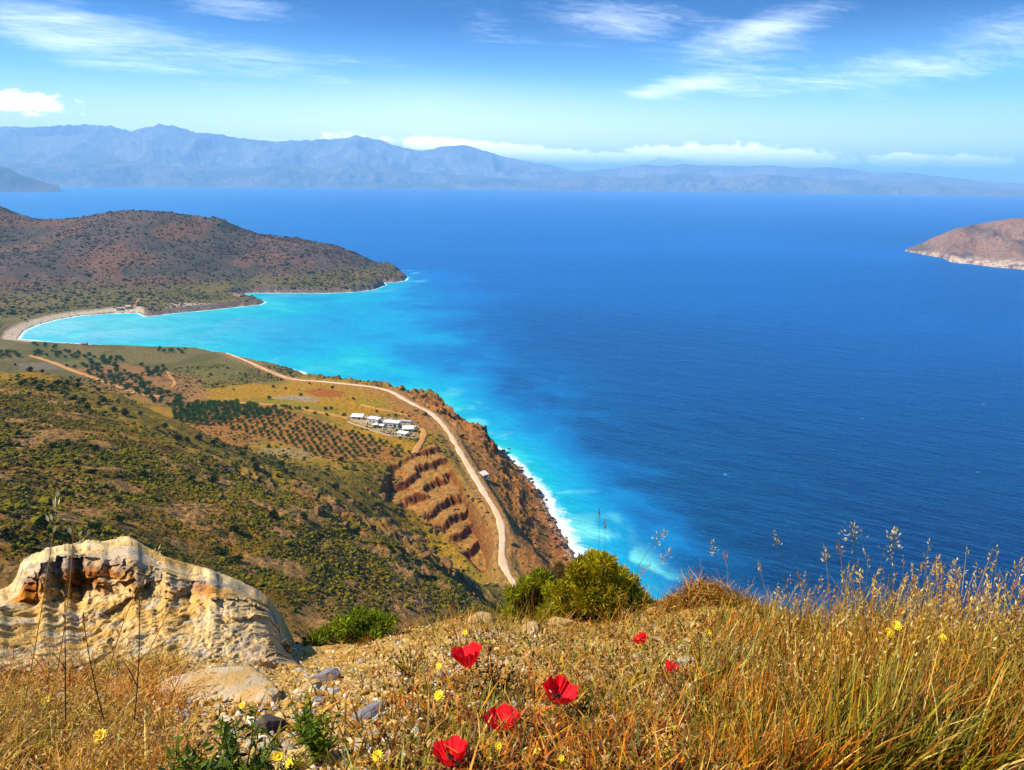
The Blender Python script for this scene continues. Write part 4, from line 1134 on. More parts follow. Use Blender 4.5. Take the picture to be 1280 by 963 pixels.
for i, (a, b, s_, lb) in enumerate(sr):
    p = at_z(a, b, .2)
    o = link('sea_rock', np_mesh('sea_rock', rock_shape(400 + i, (s_ * 1.3, s_, s_ * .75), ICO3), ICO3[1], False, None, None, [SEAROCK]), None, tuple(p)); o.rotation_euler = (0, 0, i * 1.3)
    tag(o, lb, 'rock', 'rocks along the surf')
# outcrops down the rocky rib and the ravine head
acc_r = []
oc = [(372, 608), (383, 615), (396, 622), (408, 633), (420, 640), (398, 640), (438, 628), (447, 650), (470, 640), (486, 652), (505, 664), (522, 676), (455, 672), (498, 690), (540, 690), (556, 705), (530, 716), (575, 722), (488, 610), (470, 598), (500, 600), (512, 622), (458, 612), (478, 622), (560, 735), (430, 660), (590, 735), (545, 660), (530, 645)]
oc2 = [(a + rng.uniform(-9, 9), b + rng.uniform(-6, 6)) for a, b in oc for _ in range(2)]
ROCKM = rock_mat('outcrop_rock', srgb(170, 128, 88, .6), srgb(120, 96, 76, .52), srgb(196, 142, 86, .66), .9)
rm_ = [np_mesh('rock_outcrop', rock_shape(500 + i, (1.6, .95, .95), ICO3, 12, .2), ICO3[1], False, None, None, [ROCKM]) for i in range(14)]
for i, ((a, b), p) in enumerate(zip(oc + oc2, drop(*np.array(oc + oc2).T))):
    s_ = rng.uniform(1.1, 2.6) if i < len(oc) else rng.uniform(.6, 1.5)
    o = link('rock_outcrop', rm_[i % 14], None, (p[0], p[1], p[2] - .15 * s_)); o.scale = (s_, s_ * rng.uniform(.8, 1.2), s_ * rng.uniform(.7, 1.2))
    o.rotation_euler = (rng.uniform(-.5, .5), rng.uniform(-.5, .5), R(-57) + rng.uniform(-.8, .8))
    tag(o, 'weathered brown rock outcrop jutting from the ravine slope', 'rock', 'rock outcrops of the ravine')

# loose rubble along the surf and under the road
cs = resample(COAST[2:24], 1.0); m = 2600
kk = rng.integers(0, len(cs), m); x = cs[kk, 0] + rng.normal(size=m) * 5; y = cs[kk, 1] + rng.normal(size=m) * 5
z = height(x, y); k = (z > -.9) & (z < 9); x, y, z = x[k], y[k], np.maximum(z[k], -.1); n = len(x)
pr_ = np.array([srgb(170, 116, 80, .6), srgb(130, 96, 74, .52), srgb(200, 156, 118, .66), srgb(96, 80, 70, .46)])
acc = Acc(); acc.add(*blob_field(np.stack([x, y, z - .1], 1), rng.gamma(2.2, .28, n), rng.uniform(.6, 1.1, n), pr_[rng.integers(0, 4, n)], .34))
tag(link('rubble', acc.mesh('rubble', [mat_vcol('rubble_rock', .95, .3, 2.0, .1)])), 'red and brown rubble strewn along the surf below the road', 'rubble', None, 'stuff')
# ================================================================== FOREGROUND: the cliff edge the viewer stands on
rng = np.random.default_rng(23)
EDGE = np.array([(-500, 800, 4.8), (-200, 800, 4.8), (0, 792, 4.8), (200, 790, 4.8), (340, 800, 4.7), (400, 806, 4.5), (450, 802, 4.4), (520, 786, 4.4), (580, 768, 4.5), (640, 766, 4.7), (720, 764, 4.7), (800, 758, 4.5), (840, 752, 4.3),
                 (880, 748, 4.15), (930, 756, 4.0), (1000, 780, 3.75), (1100, 806, 3.45), (1200, 822, 3.2), (1280, 834, 3.0), (1500, 850, 2.9), (1800, 850, 2.9)], float)
_ea, _er, _ez = [], [], []
for a, b, rr0 in EDGE:
    p = at_r(a, b, rr0); _ea.append(math.atan2(p[0], p[1])); _er.append(rr0); _ez.append(p[2])
_ea, _er, _ez = map(np.array, (_ea, _er, _ez))
R0, Z0 = 1.25, at_r(640, 963, 1.25)[2]


def ground_z(x, y, detail=True):
    x = np.asarray(x, float); y = np.asarray(y, float)
    a = np.arctan2(x, y); r = np.hypot(x, y)
    re = np.interp(a, _ea, _er); ze = np.interp(a, _ea, _ez)
    t = (r - R0) / (re - R0)
    z = Z0 + (ze - Z0) * t
    z = z + 0.10 * np.sin(np.clip(t, 0, 1) * PI) * 0          # straight run to the edge
    bey = np.clip(r - re, 0, None)
    z = np.where(r > re, ze - 0.72 * bey - 0.45 * bey * np.clip(bey / 1.5, 0, 1), z)
    z = np.where(r < R0, Z0 + (R0 - r) * .25, z)
    if detail:
        ed = sstep(bey, 0.2, 1.0)
        z = z + (fbm(x, y, .55, 3, 701) - .5) * .11 * (1 - ed * .2) + (fbm(x, y, .12, 3, 702) - .5) * .035 + (fbm(x, y, .03, 3, 703) - .5) * .012
        z = z + ed * (ridged(x, y, 1.1, 4, 704) - .6) * .7
    return z


def fdrop(px, py, rmax=5.2):
    """point of the foreground ground under a pixel of the photograph"""
    px = np.atleast_1d(np.asarray(px, float)); py = np.atleast_1d(np.asarray(py, float))
    d = ray(px, py); d = d / np.hypot(d[:, 0], d[:, 1])[:, None]
    rs = np.linspace(.7, rmax, 220); best = np.full(len(px), np.nan); hit = np.zeros(len(px), bool)
    for r in rs:
        P = CAM + d * r; m = (~hit) & (P[:, 2] <= ground_z(P[:, 0], P[:, 1], False))
        best[m] = r; hit |= m
    P = CAM + d * np.where(hit, best, np.interp(np.arctan2(d[:, 0], d[:, 1]), _ea, _er) - .02)[:, None]
    P[:, 2] = ground_z(P[:, 0], P[:, 1])
    return P


# ground mesh
gaz = np.radians(np.linspace(-62, 62, 1000)); gt = np.concatenate([np.linspace(-.3, 1.0, 420), 1 + np.geomspace(.004, 6.5, 70)])
re_ = np.interp(gaz, _ea, _er)
GR = R0 + (re_[:, None] - R0) * gt[None, :]
GX, GY = GR * np.sin(gaz)[:, None], GR * np.cos(gaz)[:, None]
GZ = ground_z(GX, GY)
gx_, gy_, gz_ = GX.ravel(), GY.ravel(), GZ.ravel()
ALB = np.zeros((len(gx_), 3)); ALB[:] = srgb(226, 184, 122, .76)
g1, g2 = fbm(gx_, gy_, .5, 4, 711), fbm(gx_, gy_, .09, 4, 712)
blend(sstep(g1, .42, .62) * .8, srgb(236, 204, 152, .8))
blend(sstep(g2, .5, .68) * .6, srgb(180, 130, 66, .6))
gm, t = material('stony_soil')
a = t.n('Attribute', attribute_name='albedo').outputs['Color']; pos = t.n('NewGeometry').outputs['Position']
vn = t.n('TexVoronoi', {'Vector': pos, 'Scale': 55.0}, feature='F1'); vn2 = t.n('TexVoronoi', {'Vector': pos, 'Scale': 140.0}, feature='F1')
ns = t.noise(pos, 26.0, 6, .65)
f = t.math('ADD', t.math('MULTIPLY', t.n('SeparateColor', {0: vn.outputs['Color']}).outputs[0], .5), t.math('ADD', t.math('MULTIPLY', ns, .7), .38))
c = t.n('VectorMath', {0: a, 1: f}, operation='MULTIPLY'); t.link(f, c.inputs[1])
hb = t.math('SUBTRACT', ns, t.math('ADD', t.math('MULTIPLY', vn.outputs['Distance'], .7), t.math('MULTIPLY', vn2.outputs['Distance'], .4)))
finish(t, c.outputs[0], .95, hb, .9, .012, .1)
tag(link('ground', np_mesh('ground', np.stack([gx_, gy_, gz_], 1), grid_faces(len(gaz), len(gt))[:, ::-1], True, ALB, None, [gm])), kind='structure')

# ------------------------------------------------------------------ the big boulder
SIL = np.array([(-90, 770), (-40, 762), (0, 752), (10, 748), (20, 738), (24, 726), (28, 714), (40, 703), (60, 692), (90, 687), (130, 684), (150, 680), (162, 678.5), (172, 684), (185, 692), (205, 703), (225, 711), (245, 716), (262, 722), (290, 733), (312, 744), (322, 748), (336, 760), (346, 775), (354, 789), (362, 800), (372, 822)], float)
LED = np.array([(-90, 776), (0, 758), (24, 755), (60, 752), (100, 750), (140, 744), (170, 741), (190, 742), (215, 748), (235, 750), (262, 748), (290, 746), (312, 750), (336, 764), (354, 794), (372, 824)], float)
TOPF = np.array([(-90, 772), (0, 755), (22, 742), (30, 722), (45, 709), (70, 699), (100, 698), (135, 700), (160, 694), (172, 698), (188, 706), (215, 719), (240, 727), (262, 730), (290, 736), (312, 746), (336, 761), (354, 790), (372, 823)], float)
BOT = np.array([(-90, 850), (0, 838), (60, 838), (120, 842), (180, 838), (230, 836), (300, 832), (345, 826), (372, 832)], float)
bpx = np.linspace(-90, 372, 460)
yb_, yl_, yt_, ys_ = (np.interp(bpx, q[:, 0], q[:, 1]) for q in (BOT, LED, TOPF, SIL))
nz_ = vnoise(bpx / 14, bpx * 0, 5) - .5
rows = []
def brow(y, r): rows.append(at_r(bpx, y, 1.0)[:, :2] * 0 + 0); return at_r(bpx, y, r)
rb_ = np.full(len(bpx), 3.35); rl_ = 4.05 + .12 * np.sin(bpx / 60.0) + .1 * nz_; rt_ = rl_ + .20 + .05 * nz_; rs_ = rt_ + np.interp(ys_ - yt_, [-20, 0], [.34, .05])
SEG = []
for k in np.linspace(-.25, 0, 18, endpoint=False): SEG.append(at_r(bpx, yb_ - k * 40, rb_ + k * .2) + np.array([0, 0, k * .9]))
n1_, n2_, n3_ = 130, 80, 60
for k in np.linspace(0, 1, n1_, endpoint=False): SEG.append(at_r(bpx, yb_ + (yl_ - yb_) * k, rb_ + (rl_ - rb_) * k ** 1.15))
for k in np.linspace(0, 1, n2_, endpoint=False): SEG.append(at_r(bpx, yl_ + (yt_ - yl_) * k, rl_ + (rt_ - rl_) * k))
for k in np.linspace(0, 1, n3_, endpoint=False): SEG.append(at_r(bpx, yt_ + (ys_ - yt_) * k, rt_ + (rs_ - rt_) * k))
top = at_r(bpx, ys_, rs_); outd = top[:, :2] / np.linalg.norm(top[:, :2], axis=1)[:, None]
for k in np.linspace(0, 1, 40): SEG.append(np.column_stack([top[:, :2] + outd * (.75 * k ** .6), top[:, 2] - 1.5 * k ** 1.6]))
BV = np.stack(SEG, 1); nb1 = BV.shape[1]
bx, by, bz = BV[..., 0], BV[..., 1], BV[..., 2]
u_ = bx * 1.0 + bz * .5; v_ = by * .7 + bz * .65 - bx * .12
jj = np.broadcast_to(np.arange(nb1)[None, :], bx.shape); i1 = 18 + n1_; i2 = i1 + n2_
wall = (jj >= i1) & (jj < i2); edgefade = np.clip(np.minimum(bpx + 90, 372 - bpx) / 14, 0, 1)[:, None]
wu, wv_ = u_ + (fbm(u_, v_, .09, 3, 741) - .5) * .06, v_ + (fbm(u_, v_, .09, 3, 742) - .5) * .06
disp = (fbm(u_, v_, .34, 3, 721) - .5) * .10 + facets(wu, wv_, .21, 751, .9) * np.where(wall, .070, .046) + facets(wu * .8 + wv_ * .5, wv_ - wu * .3, .085, 752) * np.where(wall, .034, .022) + facets(wu, wv_, .036, 753) * .014 + (fbm(u_, v_, .03, 3, 723) - .5) * .014
disp = disp - .03 * sstep(ridged(wu * .9 + wv_ * .3, wv_ - wu * .25, .26, 2, 724), .86, .95)
wl = (jj - i1) / n2_
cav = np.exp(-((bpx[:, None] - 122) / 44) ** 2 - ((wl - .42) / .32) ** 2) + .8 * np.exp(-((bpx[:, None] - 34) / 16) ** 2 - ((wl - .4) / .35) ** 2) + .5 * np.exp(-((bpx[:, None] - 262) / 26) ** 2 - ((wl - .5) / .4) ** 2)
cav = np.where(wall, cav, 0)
rad = np.stack([bx, by, np.zeros_like(bx)], -1); rad /= np.linalg.norm(rad, axis=-1)[..., None]
silf = np.where(jj >= i2 - 4, .35, 1.0)
BV = BV - rad * (np.where(wall | (jj >= i2), disp * 1.3, disp * .3) * edgefade)[..., None] * 1.0 + rad * (cav * (.030 + .10 * (fbm(u_, v_, .07, 3, 729) - .5)))[..., None]
BV[..., 2] += np.where(wall, disp * .3, disp * np.where(jj < i1, .38, .6) * silf) * edgefade + np.where(jj < i1, (fbm(u_, v_, .022, 4, 761) - .5) * .022 + (ridged(u_ - v_, v_ + u_, .06, 3, 762) - .6) * .012, 0) * edgefade
bv_ = BV.reshape(-1, 3); ub, vb = u_.ravel(), v_.ravel()
ALB = np.zeros((len(bv_), 3)); ALB[:] = srgb(246, 214, 160, .95)
k1, k2, k3 = fbm(ub, vb, .25, 4, 731), fbm(ub, vb, .06, 4, 732), fbm(ub, vb, .02, 3, 733)
blend(sstep(k1, .44, .58) * .7, srgb(240, 188, 116, .9))
blend(sstep(k2, .58, .70) * .6, srgb(244, 230, 204, .88))
blend(sstep(k3, .58, .72) * .6, srgb(150, 108, 66, .55))
capm = ((jj >= i1 + n2_ * .62) & (jj < i2 + n3_)).ravel().astype(float)
blend(capm * sstep(k1 + (k2 - .5) * .6, .42, .56) * .7, srgb(224, 208, 186, .82))
blend(capm * sstep(k2, .58, .68) * .6, srgb(176, 162, 146, .66))
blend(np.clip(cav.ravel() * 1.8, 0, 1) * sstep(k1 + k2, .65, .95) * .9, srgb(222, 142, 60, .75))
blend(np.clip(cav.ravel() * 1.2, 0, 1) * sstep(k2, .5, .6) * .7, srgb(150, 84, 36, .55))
rightm = np.broadcast_to((bpx[:, None] > 285), bx.shape).ravel() * sstep(k2, .42, .56)
blend(rightm * .6, srgb(214, 184, 150, .8))
bm_, t = material('boulder_stone')
a = t.n('Attribute', attribute_name='albedo').outputs['Color']; pos = t.n('NewGeometry').outputs['Position']
ns = t.noise(pos, 40, 6, .7); nl = t.noise(pos, 11, 6, .65, .5)
f = t.math('ADD', t.math('MULTIPLY', ns, .55), t.math('ADD', t.math('MULTIPLY', nl, .6), .45))
c = t.n('VectorMath', {0: a, 1: f}, operation='MULTIPLY'); t.link(f, c.inputs[1])
c2 = t.mix(t.math('MULTIPLY', t.smooth(t.noise(pos, 70, 4, .6), .62, .72), .7), c.outputs[0], tuple(srgb(110, 92, 72, .5)))
finish(t, c2, .92, t.math('ADD', t.math('MULTIPLY', nl, 1.2), t.math('MULTIPLY', ns, .6)), .9, .03, .12)
bo = np.array([bv_[:, 0].mean(), bv_[:, 1].mean(), bv_[:, 2].min()])
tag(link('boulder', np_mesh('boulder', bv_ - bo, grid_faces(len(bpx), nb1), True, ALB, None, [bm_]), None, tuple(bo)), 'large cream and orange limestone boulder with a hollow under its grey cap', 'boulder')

# ------------------------------------------------------------------ stones
PALE = rock_mat('pale_stone', srgb(226, 206, 176, .7), srgb(196, 184, 172, .66), srgb(214, 166, 104, .65), 6)
GREY = rock_mat('grey_stone', srgb(176, 170, 168, .64), srgb(140, 136, 136, .58), srgb(204, 190, 170, .66), 8)
OCH = rock_mat('ochre_stone', srgb(224, 186, 132, .7), srgb(236, 216, 184, .72), srgb(190, 130, 74, .6), 6)
stones = [(268, 868, .26, .14, .05, 10, OCH, 'flat cream rock slab bedded in the soil below the boulder'), (322, 874, .10, .08, .04, 30, OCH, 'small ochre slab at the right end of the flat cream slab'),
          (410, 850, .085, .045, .045, 20, GREY, 'rounded grey white stone lying below the leafy green bush'), (385, 860, .06, .04, .03, 40, OCH, 'tan stone left of the rounded grey white stone'), (397, 876, .032, .024, .022, 0, GREY, 'small white stone above the green weeds'),
          (458, 891, .095, .035, .03, 42, GREY, 'tilted grey slab of flaky stone in the bare gravel'), (507, 907, .038, .022, .016, 15, GREY, 'small pale flake right of the tilted grey slab'), (245, 829, .06, .035, .028, 5, GREY, 'grey stone at the foot of the boulder'),
          (284, 818, .05, .035, .04, 60, OCH, 'brown stone in the cleft right of the grey boulder foot stone'), (337, 903, .05, .05, .04, 70, rock_mat('dark_stone', srgb(120, 108, 98, .55), srgb(96, 90, 86, .5), srgb(160, 130, 100, .6), 8), 'dark grey stone half buried beside the green weeds'),
          (548, 868, .028, .02, .018, 0, GREY, 'small blue grey pebble beside a yellow flower'), (553, 842, .022, .02, .016, 0, GREY, 'little grey pebble left of the uppermost poppy'), (700, 783, .13, .07, .05, -5, OCH, 'pale rock behind the poppies at the ridge edge'), (663, 790, .08, .06, .05, 25, OCH, 'rough tan rock left of the pale ridge rock'),
          (605, 778, .11, .08, .06, 0, OCH, 'crumbling pale rock on the ridge under thin green grass'), (580, 945, .035, .03, .02, 0, GREY, 'grey stone in the gravel near the lowest poppy'), (600, 930, .03, .025, .016, 30, PALE, 'pale stone left of the third poppy'), (352, 930, .04, .03, .03, 20, PALE, 'pale stone among the bottom weeds'),
          (745, 905, .03, .02, .018, 10, PALE, 'pale chip below the right hand poppy'), (855, 832, .06, .04, .035, 10, PALE, 'pale stone at the end of the dead branch'), (425, 905, .03, .03, .02, 0, OCH, 'ochre chip between weeds and flaky slab'), (372, 893, .035, .03, .022, 80, PALE, 'pale stone above the right green weed')]
for i, (a, b, sx_, sy_, sz_, ro, m, lb) in enumerate(stones):
    p = fdrop(a, b)[0]
    o = link('stone', np_mesh('stone', rock_shape(600 + i, (sx_, sy_, sz_), ICO4, 9, .13), ICO4[1], sx_ > .2, None, None, [m]), None, (p[0], p[1], p[2] + sz_ * .25)); o.rotation_euler = (rng.uniform(-.15, .15), rng.uniform(-.15, .15), R(ro))
    tag(o, lb, 'stone', 'stones on the cliff edge')


def ground_pts(n, x0_, x1_, y0_, y1_):
    """random ground points spread evenly over a pixel window's footprint"""
    a = rng.uniform(x0_, x1_, n); b = rng.uniform(y0_, y1_, n)
    return fdrop(a, b), a, b


# gravel
n_g_ = 22000
P, a, b = ground_pts(n_g_, -60, 1340, 770, 1010)
dens = np.interp(a, [190, 260, 480, 620, 760, 1340], [.5, 1, .9, .5, .25, .12])
k = rng.random(n_g_) < dens; P = P[k]; n = len(P)
S = np.clip(rng.lognormal(-5.0, .55, n), .003, .022)
bv, bf = ICO_V, ICO_F
V = bv[None] * (1 + (rng.random((n, 12, 1)) - .5) * .6) * S[:, None, None] * np.stack([rng.uniform(.7, 1.5, n), rng.uniform(.6, 1.1, n), rng.uniform(.4, .8, n)], 1)[:, None]
th = rng.random(n) * 6.28; c_, s_ = np.cos(th)[:, None], np.sin(th)[:, None]
V = np.stack([V[..., 0] * c_ - V[..., 1] * s_, V[..., 0] * s_ + V[..., 1] * c_, V[..., 2]], -1) + P[:, None] + np.array([0, 0, .3]) * S[:, None, None]
gc = np.array([srgb(234, 200, 148, .8), srgb(208, 198, 188, .74), srgb(214, 168, 104, .72), srgb(176, 136, 88, .62), srgb(240, 224, 200, .84)])
acc = Acc(); acc.add(V.reshape(-1, 3), (bf[None] + (np.arange(n) * 12)[:, None, None]).reshape(-1, 3), np.repeat(gc[rng.choice(5, n, p=[.36, .16, .24, .14, .10])], 12, 0))
stone_m = mat_vcol('gravel_stone', .95, .3, 60, .1)
tag(link('gravel', acc.mesh('gravel', [stone_m])), 'loose tan gravel and chips on the cliff edge soil', 'gravel', None, 'stuff')

# ------------------------------------------------------------------ grass
grass_m = mat_vcol('grass_blade', .55, .2, 20, .3, .3)
UP = np.array([0, 0, 1.0])


def blades(P, L, W, lean, curl, az_, C, seg=4, tipc=None):
    n = len(P); t = np.linspace(0, 1, seg + 1)[None, :, None]
    dv = np.stack([np.cos(az_), np.sin(az_), np.zeros(n)], 1)[:, None]
    L_ = np.broadcast_to(L, n)[:, None, None]; le = np.broadcast_to(lean, n)[:, None, None]; cu_ = np.broadcast_to(curl, n)[:, None, None]
    ax = P[:, None] + L_ * (UP * (t * (1 - .25 * le) - cu_ * .45 * t ** 3) + dv * (le * t + cu_ * t ** 2))
    wa_ = az_ + PI / 2 + rng.normal(size=n) * .7
    wv = np.stack([np.cos(wa_), np.sin(wa_), np.zeros(n)], 1)[:, None]
    w_ = np.broadcast_to(W, n)[:, None, None] * (1 - .88 * t ** 1.4)
    V = np.stack([ax - wv * w_ / 2, ax + wv * w_ / 2], 2).reshape(n, -1, 3)
    q = np.array([(2 * i, 2 * i + 1, 2 * i + 3, 2 * i + 2) for i in range(seg)])
    F = (q[None] + (np.arange(n) * (2 * seg + 2))[:, None, None]).reshape(-1, 4)
    CC = C[:, None, :] * np.ones((1, 2 * seg + 2, 1))
    if tipc is not None:
        tt_ = np.repeat(np.linspace(0, 1, seg + 1), 2)[None, :, None]; CC = CC * (1 - tt_) + tipc[:, None, :] * tt_
    return V.reshape(-1, 3), F, CC.reshape(-1, 3), ax[:, -1], ax[:, -1] - ax[:, -2]


def patch(P):
    a_ = sstep(fbm(P[:, 0], P[:, 1], .42, 3, 771), .46, .62)[:, None]; b_ = sstep(fbm(P[:, 0], P[:, 1], .30, 3, 772), .50, .62)[:, None]
    c = np.ones((len(P), 3)) * (1 - a_) + np.array([1.12, .82, .55]) * a_
    return c * (1 - b_ * .8) + np.array([.68, .92, .60]) * b_ * .8


straw = np.array([srgb(240, 196, 100, .82), srgb(230, 162, 56, .76), srgb(206, 130, 34, .64), srgb(160, 140, 40, .52), srgb(248, 222, 150, .86), srgb(160, 86, 26, .48)])
green = np.array([srgb(150, 158, 36, .66), srgb(110, 128, 32, .58), srgb(186, 176, 46, .68), srgb(80, 96, 26, .48)])


def pick(palette, n, p=None): return palette[rng.choice(len(palette), n, p=p)] * rng.uniform(.75, 1.2, (n, 1))


# right: the dense tall stand
acc = Acc()
def stand_of(n, x0_, x1_, y0f, y1_, Lf, W, green_p, lean=(.05, .35), curl=(.0, .35), bias=None):
    a = rng.uniform(x0_, x1_, n); ye = np.interp(a, EDGE[:, 0], EDGE[:, 1]); b = ye + y0f + (y1_ - ye) * rng.random(n) ** 1.0
    P = fdrop(a, b); L = Lf(a, n)
    C = np.where((rng.random(n) < green_p)[:, None], pick(green, n), pick(straw, n)) * patch(P)
    az_ = rng.normal(0.35, 1.3, n)
    V, F, C2, tips, td = blades(P - [0, 0, .01], L, rng.uniform(*W, n), rng.uniform(*lean, n), rng.uniform(*curl, n), az_, C, 4, C * .9 + pick(straw, n) * .25)
    acc.add(V, F, C2); return tips, td, a, b


LT = lambda a, n: np.interp(a, [840, 930, 1010, 1080, 1200, 1290, 1400], [.09, .17, .28, .38, .38, .35, .33]) * rng.uniform(.45, 1.05, n)
stand_of(12500, 860, 1720, 2, 1010, LT, (.003, .0085), .32)
tips, td, ta, tb = stand_of(2000, 950, 1700, 0, 940, lambda a, n: LT(a, n) * 1.32, (.0026, .005), .2, (.03, .22), (0, .25))
# seed heads on the tallest ones
def heads(A, tips, td, n_sp, size, col, spread):
    m = len(tips)
    for j in range(n_sp):
        f = j / max(1, n_sp - 1)
        td_ = td / (np.linalg.norm(td, axis=1)[:, None] + 1e-9)
        P = tips - td_ * size * 3.2 * f + rng.normal(size=(m, 3)) * spread * (.3 + f * .7)
        D = td_ * 1.2 + rng.normal(size=(m, 3)) * .5
        V, F = leaf_quads(P, D, rng.uniform(.8, 1.4, m) * size, rng.uniform(.25, .4, m) * size)
        A.add(V, F, np.repeat(col[rng.integers(len(col), size=m)] * rng.uniform(.8, 1.2, (m, 1)), 4, 0))


headc = np.array([srgb(248, 220, 150, .86), srgb(230, 186, 104, .8), srgb(206, 146, 84, .7)])
heads(acc, tips, td, 8, .015, headc, .004)
tag(link('tall_grass', acc.mesh('tall_grass', [grass_m])), 'dense stand of tall straw and green grass on the right of the cliff edge', 'grass', None, 'stuff')

# left: short tangled golden brome
acc = Acc()
def field(n, x0_, x1_, y0_, y1_, L, W, pal_, p, lean, curl, hd=None, mask=None):
    P, a, b = ground_pts(n, x0_, x1_, y0_, y1_)
    if mask is not None: k = mask(a, b); P, a, b = P[k], a[k], b[k]
    n = len(P); C = pick(pal_, n, p) * patch(P)
    V, F, C2, tips, td = blades(P - [0, 0, .006], rng.uniform(*L, n), rng.uniform(*W, n), rng.uniform(*lean, n), rng.uniform(*curl, n), rng.uniform(0, 6.28, n), C)
    acc.add(V, F, C2)
    if hd: k = rng.random(n) < hd[0]; heads(acc, tips[k], td[k], hd[1], hd[2], hd[3], hd[2] * .5)


gp = [.2, .3, .25, .05, .1, .1]
lm = lambda a, b: (b > 822 + .00 * a) & (a < 235 - (b - 830) * .1 + rng.normal(size=len(a)) * 22)
field(6500, -80, 270, 822, 1010, (.05, .15), (.0024, .006), straw, gp, (.1, .7), (.1, .8), (.45, 6, .013, headc * [1, .86, .66]), lm)
field(3600, -480, -60, 800, 1010, (.05, .15), (.0024, .006), straw, gp, (.1, .7), (.1, .8), (.45, 6, .013, headc * [1, .86, .66]))
field(1200, -80, 250, 815, 1000, (.03, .10), (.003, .006), green, None, (.2, .7), (.1, .6), None, lm)
tag(link('dry_grass', acc.mesh('dry_grass', [grass_m])), 'tangled golden dry grass with bristly heads at the lower left', 'grass', None, 'stuff')

# centre and right: low dried herbs, seed pods, litter
acc = Acc()
cm = lambda a, b: (b > np.interp(a, EDGE[:, 0], EDGE[:, 1]) + 1) & (rng.random(len(a)) < np.interp(a, [200, 380, 480, 560, 700, 1400], [.14, .28, .62, .9, 1, 1]))
field(16000, 230, 1400, 748, 1010, (.018, .075), (.003, .0085), np.vstack([straw, green]), np.array([.10, .16, .20, .10, .06, .12, .08, .08, .07, .03]), (.1, .8), (.0, .9), (.14, 4, .011, headc * [1, .85, .6]), cm)
field(3000, 700, 1400, 752, 1010, (.06, .16), (.0026, .0055), np.vstack([straw, green]), np.array([.14, .18, .14, .10, .10, .08, .08, .06, .08, .04]), (.1, .7), (.0, .6), (.25, 5, .012, headc), cm)
field(2600, 470, 980, 738, 800, (.05, .15), (.0026, .006), np.vstack([straw, green]), np.array([.14, .18, .14, .10, .08, .08, .08, .06, .10, .04]), (.1, .7), (.0, .7), (.2, 5, .011, headc), lambda a, b: np.abs(b - np.interp(a, EDGE[:, 0], EDGE[:, 1]) - 9) < 13)
field(7500, 330, 1400, 770, 1010, (.04, .11), (.004, .010), np.vstack([straw, green]), np.array([.14, .2, .12, .10, .06, .08, .10, .06, .10, .04]), (.1, .9), (.0, .9), None, cm)
field(260, 590, 700, 765, 800, (.10, .24), (.0016, .003), green[[0, 2]], None, (.0, .25), (.0, .25), None, None)
field(160, 620, 830, 770, 805, (.10, .26), (.002, .0035), np.vstack([green, straw]), None, (.05, .5), (.1, .6), (.3, 5, .010, headc), None)
field(220, 380, 640, 770, 850, (.06, .15), (.0012, .0025), np.vstack([straw, green]), None, (.05, .4), (.0, .5), (.3, 5, .008, headc), None)
# seed pods and litter
P, a, b = ground_pts(9000, 230, 1400, 755, 1010); k = cm(a, b); P = P[k]; n = len(P)
V, F = leaf_quads(P + [0, 0, .004] + np.abs(rng.normal(size=(n, 3))) * [0, 0, .02], rng.normal(size=(n, 3)) + [0, 0, .5], rng.uniform(.008, .024, n), rng.uniform(.005, .012, n))
acc.add(V, F, np.repeat(pick(np.vstack([straw, [srgb(170, 110, 60, .5), srgb(214, 160, 110, .6), srgb(120, 70, 36, .4)]]), n), 4, 0))
P, a, b = ground_pts(4200, 470, 1000, 770, 1010); k = cm(a, b); P = P[k]; n = len(P); S = rng.uniform(.003, .0075, n)
V = ICO_V[None] * S[:, None, None] * [1, 1, 1.5] + P[:, None] + np.array([0, 0, 1]) * rng.uniform(.005, .05, n)[:, None, None]
acc.add(V.reshape(-1, 3), (ICO_F[None] + (np.arange(n) * 12)[:, None, None]).reshape(-1, 3), np.repeat(pick(np.array([srgb(196, 146, 92, .58), srgb(150, 96, 48, .5), srgb(220, 184, 130, .64)]), n), 12, 0))
# dots of small yellow and orange bloom too fine to tell apart
P, a, b = ground_pts(900, 480, 1300, 770, 1010); k = cm(a, b) & (fbm(a, b, 60, 2, 77) > .5); P = P[k]; n = len(P)
V, F = leaf_quads(P + np.array([0, 0, 1]) * rng.uniform(.02, .07, n)[:, None], rng.normal(size=(n, 3)), rng.uniform(.006, .012, n), rng.uniform(.005, .009, n))
acc.add(V, F, np.repeat(pick(np.array([srgb(250, 214, 30, .8), srgb(244, 176, 30, .75), srgb(232, 226, 70, .75)]), n), 4, 0))
tag(link('dry_herbs', acc.mesh('dry_herbs', [grass_m])), 'low dried herbs, seed pods and plant litter covering the cliff edge', 'ground cover', None, 'stuff')

